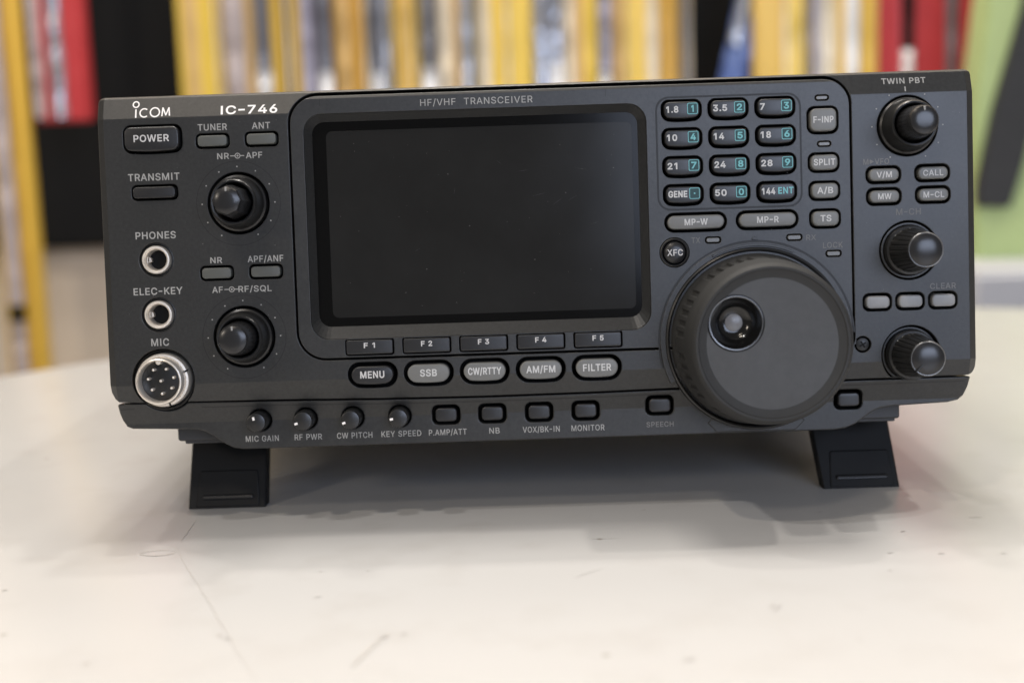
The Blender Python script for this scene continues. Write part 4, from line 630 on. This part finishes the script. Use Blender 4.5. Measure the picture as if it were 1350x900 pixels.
# ------------------------------------------------------------------ legs
ct, st = math.cos(TILT), math.sin(TILT)
Z0 = 86.066
def v_ground(w): return (-w * st - Z0) / ct
for side, (ul, ur, tl, tr, ml, mr) in (('l', (-119.4, -91.9, -119.0, -92.2, -119.0, -80.4)), ('r', (105.6, 132.6, 102.6, 130.6, 92.0, 129.8))):
    e = bpy.data.objects.new('front_leg', None); COL.objects.link(e); e.parent = radio; e.location = L((ul + ur) / 2, -55, -40)
    def rel(u, v, w): return (u - (ul + ur) / 2, v + 55, w + 40)
    bm = bmesh.new()
    wt, wb, th = -40.0, -28.5, 7.0
    ring = []
    for (w_off, ins) in ((0, .5), (-.5, 0), (-th, 0)):
        rr = []
        for (u, v, w) in ((ul + ins, v_ground(wb), wb), (ur - ins, v_ground(wb), wb), (tr - ins, -54.0, wt), (tl + ins, -54.0, wt)):
            ww = w + w_off; vv = v_ground(ww) + (0.0) if v < -60 else v
            x, y, z = rel(u, vv, ww); rr.append(bm.verts.new((x, y, z)))
        ring.append(rr)
    for A_, B_ in zip(ring, ring[1:]):
        for i in range(4): bm.faces.new((A_[i], B_[i], B_[(i + 1) % 4], A_[(i + 1) % 4]))
    bm.faces.new(ring[0]); bm.faces.new(ring[-1][::-1])
    bmesh.ops.recalc_face_normals(bm, faces=bm.faces)
    add('leg_plate', finish(bm), M['foot'], e)
    # tread plate and grip bar lie on the sloping front of the leg
    um = (ul + ur) / 2 + .3
    def on_leg(bm):
        for q in bm.verts:
            f = (q.co.y - v_ground(wb)) / (-54.0 - v_ground(wb))
            u_, v_, w_ = rel(q.co.x + um, q.co.y, wb + (wt - wb) * f + q.co.z)
            q.co = (u_, v_, w_)
        return bm
    vb = v_ground(wb)
    bm = plate_bm([(-11.2, vb + .7), (11.2, vb + .7), (10.4, vb + 12.2), (9.8, vb + 12.8), (-9.8, vb + 12.8), (-10.4, vb + 12.2)], (), -.4, .5, .3, 2)
    add('grip_plate', finish(on_leg(bm)), M['foot'], e)
    bm = plate_bm(rrect(0, vb + 4.0, 18.2, 1.5, .7), (), 0, 1.5, .5, 2)
    add('grip_bar', finish(on_leg(bm)), M['satin'], e)
    bm = plate_bm(rrect(0, 1.6, mr - ml, 7.8, 1.0), (), -60, -17, .6, 2)
    for q in bm.verts: q.co = rel(q.co.x + (ml + mr) / 2, q.co.y - 55.7, q.co.z)
    add('leg_mount', finish(bm), M['case'], e)
    bm = plate_bm(rrect(0, 0, mr - ml - 3, 1.6, .5), (), -58, -19, .4, 1)
    for q in bm.verts: q.co = rel(q.co.x + (ml + mr) / 2 + .4, q.co.y - 58.4, q.co.z)
    add('leg_mount', finish(bm), M['case'], e)
for u in (-110, 124):
    add('rear_foot', lathe([(9, 0), (9, 3), (7.5, 4.6), (0, 4.6)], 32), M['foot'], radio).matrix_local = Matrix.Translation(L(u, -54.8, -262)) @ Matrix.Rotation(math.radians(-90), 4, 'X')

# ------------------------------------------------------------------ table
def noise_node(nt, tc, scale, detail=4, vec_scale=None, rot=0):
    n = nt.nodes.new('ShaderNodeTexNoise'); n.inputs['Scale'].default_value = scale; n.inputs['Detail'].default_value = detail
    mp = nt.nodes.new('ShaderNodeMapping'); mp.inputs['Scale'].default_value = vec_scale or (1, 1, 1); mp.inputs['Rotation'].default_value = (0, 0, rot)
    nt.links.new(tc.outputs['Object'], mp.inputs['Vector']); nt.links.new(mp.outputs['Vector'], n.inputs['Vector'])
    return n
def ramp(nt, src, a, b):
    r = nt.nodes.new('ShaderNodeMapRange'); r.inputs['From Min'].default_value = a; r.inputs['From Max'].default_value = b
    nt.links.new(src, r.inputs['Value']); return r.outputs['Result']
def table_mat():
    m = mat('worn_white_laminate', (0.68, 0.67, 0.65), 0.30)
    nt = m.node_tree; p = nt.nodes['Principled BSDF']; tc = nt.nodes.new('ShaderNodeTexCoord')
    def mixc(fac, a, b):
        mx = nt.nodes.new('ShaderNodeMix'); mx.data_type = 'RGBA'
        nt.links.new(fac, mx.inputs['Factor'])
        if isinstance(a, tuple): mx.inputs['A'].default_value = (*a, 1)
        else: nt.links.new(a, mx.inputs['A'])
        mx.inputs['B'].default_value = (*b, 1)
        return mx.outputs['Result']
    big = noise_node(nt, tc, 5, 5)
    c = mixc(ramp(nt, big.outputs['Fac'], .35, .7), (0.600, 0.595, 0.585), (0.568, 0.558, 0.543))
    fine = noise_node(nt, tc, 45, 6)
    c = mixc(ramp(nt, fine.outputs['Fac'], .52, .72), c, (0.560, 0.549, 0.533))
    # small dark specks and chips
    vo = nt.nodes.new('ShaderNodeTexVoronoi'); vo.inputs['Scale'].default_value = 26; vo.inputs['Randomness'].default_value = 1
    nt.links.new(tc.outputs['Object'], vo.inputs['Vector'])
    g = noise_node(nt, tc, 300, 2)
    s = nt.nodes.new('ShaderNodeMath'); s.operation = 'MULTIPLY_ADD'; s.inputs[1].default_value = .03; nt.links.new(g.outputs['Fac'], s.inputs[0]); nt.links.new(vo.outputs['Distance'], s.inputs[2])
    c = mixc(ramp(nt, s.outputs[0], .050, .030), c, (0.40, 0.375, 0.345))
    nt.links.new(c, p.inputs['Base Color'])
    p.inputs['Roughness'].default_value = .27
    return m
def lathe_z(profile, seg=128, smooth=30):
    bm = bmesh.new(); rings = []
    for r, z in profile:
        rings.append([bm.verts.new((r * math.cos(2 * math.pi * i / seg), r * math.sin(2 * math.pi * i / seg), z)) for i in range(seg)])
    for A_, B_ in zip(rings, rings[1:]):
        for i in range(seg): bm.faces.new((A_[i], A_[(i + 1) % seg], B_[(i + 1) % seg], B_[i]))
    bm.faces.new(rings[0][::-1]); bm.faces.new(rings[-1])
    bmesh.ops.recalc_face_normals(bm, faces=bm.faces)
    return bm_mesh(bm, smooth)
tb = bpy.data.objects.new('round_table', None); COL.objects.link(tb); tb.location = (0.115, -0.045, -0.74)
tb['label'] = 'round white laminate table with scuffs and scratches under the radio'; tb['category'] = 'table'
MT = table_mat()
add('table_top', lathe_z([(.53, .706), (.552, .710), (.556, .72), (.554, .7345), (.550, .738), (.546, .740)], 160), MT, tb)
add('pedestal', lathe_z([(.26, 0), (.26, .012), (.06, .03), (.035, .06), (.035, .706)], 48), mat('pedestal_metal', (.35, .35, .35), .35, metal=1), tb)

def stroke(pts, w, m, name):
    """a thin flat mark lying on the table top (world mm), tapering to its ends"""
    bm = bmesh.new(); n = len(pts); rows = []
    for i, (x, y) in enumerate(pts):
        a = pts[max(0, i - 1)]; b = pts[min(n - 1, i + 1)]
        dx, dy = b[0] - a[0], b[1] - a[1]; l = math.hypot(dx, dy) or 1
        ww = w * (.35 + .65 * math.sin(math.pi * (i + .3) / (n - .4))) * random.uniform(.75, 1.2) / 2
        rows.append((bm.verts.new((x * .001 - dy / l * ww * .001 - .115, y * .001 + dx / l * ww * .001 + .045, .7402)), bm.verts.new((x * .001 + dy / l * ww * .001 - .115, y * .001 - dx / l * ww * .001 + .045, .7402))))
    for A_, B_ in zip(rows, rows[1:]): bm.faces.new((A_[0], B_[0], B_[1], A_[1]))
    bmesh.ops.recalc_face_normals(bm, faces=bm.faces)
    return add(name, bm_mesh(bm), m, tb)
def wob(a, b, n, k): return [(a[0] + (b[0] - a[0]) * i / n + random.uniform(-k, k), a[1] + (b[1] - a[1]) * i / n + random.uniform(-k, k)) for i in range(n + 1)]
SC1 = mat('scuff_grey', (.41, .39, .365), .5); SC2 = mat('scuff_dark', (.34, .32, .30), .5); SC3 = mat('scratch_faint', (.53, .51, .48), .4)
stroke(wob((-113.5, -23.8), (-66.9, -135.1), 26, .25), .22, SC3, 'scratch')
stroke(wob((-113.5, 6), (-112.5, -20), 8, .2), .3, SC3, 'scratch')
stroke(wob((-44, -129), (-38.5, -111), 9, .2), 1.1, SC3, 'scuff')
stroke(wob((-38.8, -111), (-36.6, -108.6), 3, .1), 1.1, SC1, 'scuff')
stroke([(-117.2 + 5.6 * math.cos(k * .33), -30.6 + 3.0 * math.sin(k * .33)) for k in range(20)], .35, SC3, 'ring_mark')
stroke([(-117.0 + 4.9 * math.cos(k * .33 + 1), -30.8 + 2.5 * math.sin(k * .33 + 1)) for k in range(17)], .3, SC3, 'ring_mark')
for (a_, b_, w_, m_) in (((65.4, -100.4), (68.2, -95.2), .35, SC1), ((64.8, -98.2), (66.6, -93.8), .3, SC1), ((-82.6, -105.2), (-81.0, -105.0), .9, SC1), ((-80.2, -107.9), (-78.2, -107.2), .6, SC1), ((-33.4, -108.6), (-32.0, -108.2), .6, SC2),
                         ((-154.9, -62.8), (-153.6, -62.4), .7, SC2), ((-112.5, -122.2), (-111.0, -121.8), .8, SC1), ((97.2, -8.6), (98.6, -8.1), .5, SC2), ((122.6, -56.1), (124.6, -55.9), .5, SC2), ((108, -54), (110, -53.6), .45, SC2), ((140.6, -57.6), (142.4, -57.7), .5, SC2),
                         ((143.6, -20), (148, -20), .4, SC1), ((118, -33), (119.5, -32.4), .6, SC2), ((104, -70), (105, -69.7), .5, SC2), ((-62.5, -54.6), (-61.5, -54.6), .4, SC2), ((-48.2, -55), (-47.4, -55.3), .5, SC2), ((-61, -78), (-58.6, -76.6), .4, SC1), ((14.0, -66.9), (22, -60), .3, SC3),
                         ((37, -131.8), (40.5, -131.0), .6, SC1), ((82, -122), (83.4, -121.7), .6, SC1), ((70, 20), (78, 21), .5, SC3), ((20, -30), (30, -30.5), .3, SC3)):
    stroke(wob(a_, b_, 4, .06), w_, m_, 'scuff')

# ------------------------------------------------------------------ room behind
def box(name, x0, x1, y0, y1, z0, z1, m, parent=None, bev=0.0, loc=None):
    bm = bmesh.new(); bmesh.ops.create_cube(bm, size=1)
    for q in bm.verts: q.co = ((x0 + x1) / 2 + q.co.x * (x1 - x0), (y0 + y1) / 2 + q.co.y * (y1 - y0), (z0 + z1) / 2 + q.co.z * (z1 - z0))
    if bev: bmesh.ops.bevel(bm, geom=bm.edges[:], offset=bev, segments=3, affect='EDGES')
    return add(name, bm_mesh(bm, 40 if bev else None), m, parent)
fl = box('floor', -4, 4, -4, 2.0, -.78, -.74, mat('floor_vinyl', (.24, .21, .18), .5, var=.2)); fl['kind'] = 'structure'
wl = box('wall', -4, 4, 1.053, 1.15, -.74, 2.6, mat('cream_wall_paint', (.78, .66, .52), .8, var=.06)); wl['kind'] = 'structure'

M['board'] = mat('black_board', (.006, .006, .006), .6, spec=.2, var=.3)
bd = box('display_board', -.66, .58, 1.02, 1.05, .018, 1.1, M['board'], None, .004)
bd['label'] = 'black board behind the hanging yellow packages'; bd['category'] = 'board'

YEL = mat('yellow_card', (.78, .50, .075), .35, var=.12); YEL2 = mat('bright_yellow_card', (.86, .60, .09), .35, var=.1)
OCH = mat('ochre_card', (.60, .34, .045), .4, var=.12); TAN = mat('tan_label', (.70, .46, .18), .4, var=.1)
PINK = mat('pale_film', (.50, .42, .40), .25, var=.25, bump=(60, .6, .004)); SIL = mat('silver_film', (.52, .54, .60), .16, metal=.6, bump=(45, .9, .006), var=.2)
WHT = mat('white_cap', (.92, .92, .93), .25); BLU = mat('slate_tube', (.17, .18, .22), .3, var=.2, bump=(40, .4, .003)); BRN = mat('brown_strip', (.07, .035, .02), .5)
CRM = mat('cream_film', (.85, .74, .56), .22, bump=(50, .8, .005), var=.15); RED = mat('red_card', (.56, .045, .05), .35, var=.2, bump=(30, .4, .004)); DRED = mat('red_fabric', (.50, .04, .05), .5, var=.25)
LIL = mat('lilac_film', (.42, .40, .50), .22, bump=(60, .8, .005), var=.2); OLV = mat('olive_strip', (.22, .17, .03), .5); GRY = mat('grey_strip', (.16, .16, .18), .45)
BLUEF = mat('blue_foil', (.10, .16, .42), .2, bump=(40, .8, .006), var=.3)

def film(name, w, h, d, m, parent, x, z, y):
    """a crinkled half-round strip: clear or foil wrap bulging off its card"""
    bm = bmesh.new(); nu, nv = 8, 40; g = []
    ph = random.random() * 9
    for j in range(nv + 1):
        row = []
        for i in range(nu + 1):
            t = i / nu; a = math.pi * t
            k = 1 + .35 * math.sin(ph + j * .9 + 2.1 * math.sin(j * .37 + ph)) * math.sin(a)
            row.append(bm.verts.new((-w / 2 * math.cos(a) * (1 + .06 * math.sin(j * .7 + ph)), -d * math.sin(a) ** .7 * k - .0005, h * (j / nv - .5))))
        g.append(row)
    for j in range(nv):
        for i in range(nu): bm.faces.new((g[j][i], g[j][i + 1], g[j + 1][i + 1], g[j + 1][i]))
    bmesh.ops.recalc_face_normals(bm, faces=bm.faces)
    me = bm_mesh(bm, 60)
    return add(name, me, m, parent, None, (x, y, z))

def px2x(px): return -0.475 + px * 0.0007061           # photo column at this distance -> metres across
def package(label, x0, x1, ztop, zbot, card, strips, y=.85, group='packages hanging in a row behind the radio'):
    """x0..x1 photo columns; strips = (name, material, x0, x1, depth, ztop or None, zbot or None)"""
    X0, X1 = px2x(x0), px2x(x1); xm = (X0 + X1) / 2
    e = bpy.data.objects.new('hanging_package', None); COL.objects.link(e); e.location = (xm, y, zbot)
    e['label'] = label; e['category'] = 'package'
    if group: e['group'] = group
    c = box('card', -(X1 - X0) / 2, (X1 - X0) / 2, -.004, .012, 0, ztop - zbot, card, e, .0025)
    for (n, m, a, b_, d, zt, zb) in strips:
        zt = ztop - .004 if zt is None else zt; zb = zbot + .004 if zb is None else zb
        film(n, px2x(b_) - px2x(a), zt - zb, d, m, e, (px2x(a) + px2x(b_)) / 2 - xm, (zt + zb) / 2 - zbot, -.004)
    if group:
        for _ in range(random.choice((0, 0, 1, 1))):
            q = random.uniform(x0 + 2, x1 - 4); w_ = random.uniform(2.5, 5)
            film('film_glint', px2x(q + w_) - px2x(q), ztop - zbot - .01, .011, random.choice((WHT, CRM, SIL)), e, px2x(q + w_ / 2) - xm, (ztop - zbot) / 2, -.004)  # narrow pale strip modelled in place of a highlight on the wrap
    return e
ZT, ZB = .46, .035
package('tall yellow package at the far left with pale film down its middle', -24, 29, .46, -.10, YEL, [('film_strip', PINK, -17, 5, .006, None, -.02), ('dark_clip', M['board'], -16, 5, .009, -.022, -.034), ('film_strip', PINK, -17, 4, .006, -.036, -.095), ('card_edge', OCH, 8, 14, .004, None, None)], y=.85, group=None)
package('red package with a silver strip beside the black board gap', 36, 110, .46, .150, RED, [('film_strip', PINK, 36, 50, .004, None, None), ('foil_strip', SIL, 62, 80, .008, None, None)], y=.86, group=None)
package('broad yellow package left end of row with a tan stripe', 236, 294, ZT, ZB, YEL2, [('label_strip', TAN, 246, 263, .002, None, None), ('film_strip', CRM, 286, 290, .004, None, None)])  # thin cream strip is a highlight put in as colour
package('pale pinkish film package with a tan edge', 295, 337, ZT, ZB, TAN, [('film_strip', PINK, 296, 325, .007, None, None)])
package('slim dark slate tube with a white lower end beside tan edge', 338, 357, ZT, ZB, BLU, [('tube', BLU, 339, 356, .010, None, .19), ('end_cap', WHT, 339, 357, .010, .19, None)])
package('yellow package split by a dark brown strip', 358, 397, ZT, ZB, YEL, [('slot', BRN, 374, 385, .003, None, .10)])
package('silver film package with twin strips, left one lavender', 398, 439, ZT, ZB, BRN, [('film_strip', LIL, 398, 415, .008, None, None), ('tube', BLU, 421, 438, .010, None, .188), ('end_cap', WHT, 421, 438, .010, .188, None)])
package('ochre package with a tan beaded strip', 440, 486, ZT, ZB, OCH, [('beaded_strip', TAN, 446, 464, .009, None, None)])
package('slate and silver film package with white lower end', 487, 517, ZT, ZB, BLU, [('tube', BLU, 489, 503, .010, None, .185), ('film_strip', SIL, 504, 516, .007, None, None), ('end_cap', WHT, 489, 506, .010, .185, None)])
package('plain yellow package between two slate tubes', 518, 553, ZT, ZB, YEL2, [('label_strip', YEL, 522, 550, .004, None, None), ('film_strip', CRM, 541, 545, .007, None, None)])  # cream strip painted in as a bright streak of light
package('grey tube package beside the white strip', 554, 577, ZT, ZB, GRY, [('tube', GRY, 555, 574, .010, None, .188), ('end_cap', WHT, 555, 576, .010, .188, None)])
package('tan package with a white strip and a twisted silver strip', 578, 631, ZT, ZB, TAN, [('white_strip', CRM, 579, 596, .007, None, None), ('foil_strip', SIL, 606, 625, .009, None, None)])
package('wide bright yellow package with an olive edge', 632, 702, ZT, ZB, YEL2, [('film_strip', CRM, 632, 647, .006, None, None), ('card_edge', OLV, 627, 632, .004, None, None)])
package('silver blue film package with a bright white lower end', 703, 742, ZT, ZB, LIL, [('film_strip', SIL, 704, 722, .008, None, None), ('film_strip', SIL, 723, 741, .008, None, .19), ('end_cap', WHT, 724, 741, .010, .19, None)])
package('tan striped package with yellow right half', 743, 787, ZT, ZB, TAN, [('film_strip', CRM, 745, 757, .006, None, None), ('card_edge', YEL2, 768, 787, .004, None, None)])
package('narrow dark package with pale blobs', 788, 807, ZT, ZB, BRN, [('film_strip', LIL, 789, 806, .009, None, .18), ('end_cap', WHT, 789, 804, .009, .178, None)])
package('wide yellow package with a pale stripe near its right side', 808, 895, ZT, ZB, YEL2, [('pale_strip', CRM, 851, 867, .006, None, None), ('film_strip', TAN, 808, 818, .005, None, None), ('card_edge', OCH, 869, 894, .004, None, None)])
package('narrow grey strip package beside the dark gap', 896, 911, ZT, ZB, GRY, [('film_strip', GRY, 897, 910, .006, None, None)])
package('two-tone yellow package right of the blue pouch', 993, 1066, ZT, ZB, YEL, [('card_edge', YEL2, 1030, 1064, .004, None, None), ('film_strip', CRM, 1031, 1038, .006, None, None)])  # narrow cream strip added as a painted highlight
package('cream film package with two bright white bands', 1067, 1130, ZT, ZB, YEL, [('film_strip', LIL, 1067, 1079, .006, None, None), ('white_strip', CRM, 1080, 1100, .008, None, None), ('white_strip', WHT, 1112, 1130, .008, None, None)])
package('plain yellow package at the right end of the row', 1131, 1156, ZT, ZB, YEL2, [('label_strip', YEL, 1133, 1150, .004, None, None)])

# blue foil pouch, hanging crooked in the gap
pe = bpy.data.objects.new('foil_pouch', None); COL.objects.link(pe); pe.location = (px2x(967), .86, .16); pe.rotation_euler = (0, math.radians(13), 0)
pe['label'] = 'crumpled blue and white foil pouch hanging askew in the dark gap'; pe['category'] = 'pouch'
box('pouch', -.013, .013, 0, .008, -.02, .30, BLUEF, pe, .003)
film('foil_strip', .012, .20, .008, SIL, pe, -.006, .14, 0)
film('foil_strip', .009, .17, .006, BLUEF, pe, .007, .07, 0)

# red cloth with a strap
re_ = bpy.data.objects.new('red_bag', None); COL.objects.link(re_); re_.location = (px2x(1228), .84, .02)
re_['label'] = 'red bag with a black strap ending in white, beside the green bag'; re_['category'] = 'bag'
box('bag_body', px2x(1157) - px2x(1228), px2x(1312) - px2x(1228), 0, .05, 0, .46, DRED, re_, .008)
film('strap', .011, .28, .006, M['board'], re_, px2x(1192) - px2x(1228), .31, 0)
film('strap_end', .010, .05, .007, WHT, re_, px2x(1192) - px2x(1228), .147, 0)
film('seam_strip', .010, .43, .006, GRY, re_, px2x(1249) - px2x(1228), .22, 0)

# green bag with a black strap
GRN = mat('green_fabric', (.46, .57, .25), .6, var=.15, bump=(200, .3, .001)); STR = mat('black_webbing', (.030, .030, .031), .7, var=.3)
ge = bpy.data.objects.new('green_bag', None); COL.objects.link(ge); ge.location = (.462, .70, .003)
ge['label'] = 'lime green bag with a broad black diagonal strap, right of the radio'; ge['category'] = 'bag'
def slab(name, pts, y0, y1, m, parent):
    bm = bmesh.new(); n = len(pts)
    a = [bm.verts.new((x, y0, z)) for x, z in pts]; b = [bm.verts.new((x, y1, z)) for x, z in pts]
    bm.faces.new(a); bm.faces.new(b[::-1])
    for i in range(n): bm.faces.new((a[i], b[i], b[(i + 1) % n], a[(i + 1) % n]))
    bmesh.ops.recalc_face_normals(bm, faces=bm.faces)
    bmesh.ops.bevel(bm, geom=bm.edges[:], offset=.002, segments=2, affect='EDGES')
    return add(name, bm_mesh(bm, 40), m, parent)
ge.location = (0, .70, .003)
slab('bag_body', [(.388, -.002), (.56, -.002), (.56, .30), (.402, .30), (.392, .20), (.384, .13)], 0, .045, GRN, ge)
slab('strap', [(.3845, .050), (.411, .048), (.421, .082), (.446, .20), (.48, .30), (.438, .30), (.417, .203), (.396, .128), (.384, .066)], -.012, .002, STR, ge)
gb = box('storage_box', .352, .60, .60, .78, -.06, .008, mat('grey_box_plastic', (.48, .48, .50), .5, var=.05), None, .004)
gb['label'] = 'light grey box under the green bag behind the table'; gb['category'] = 'box'
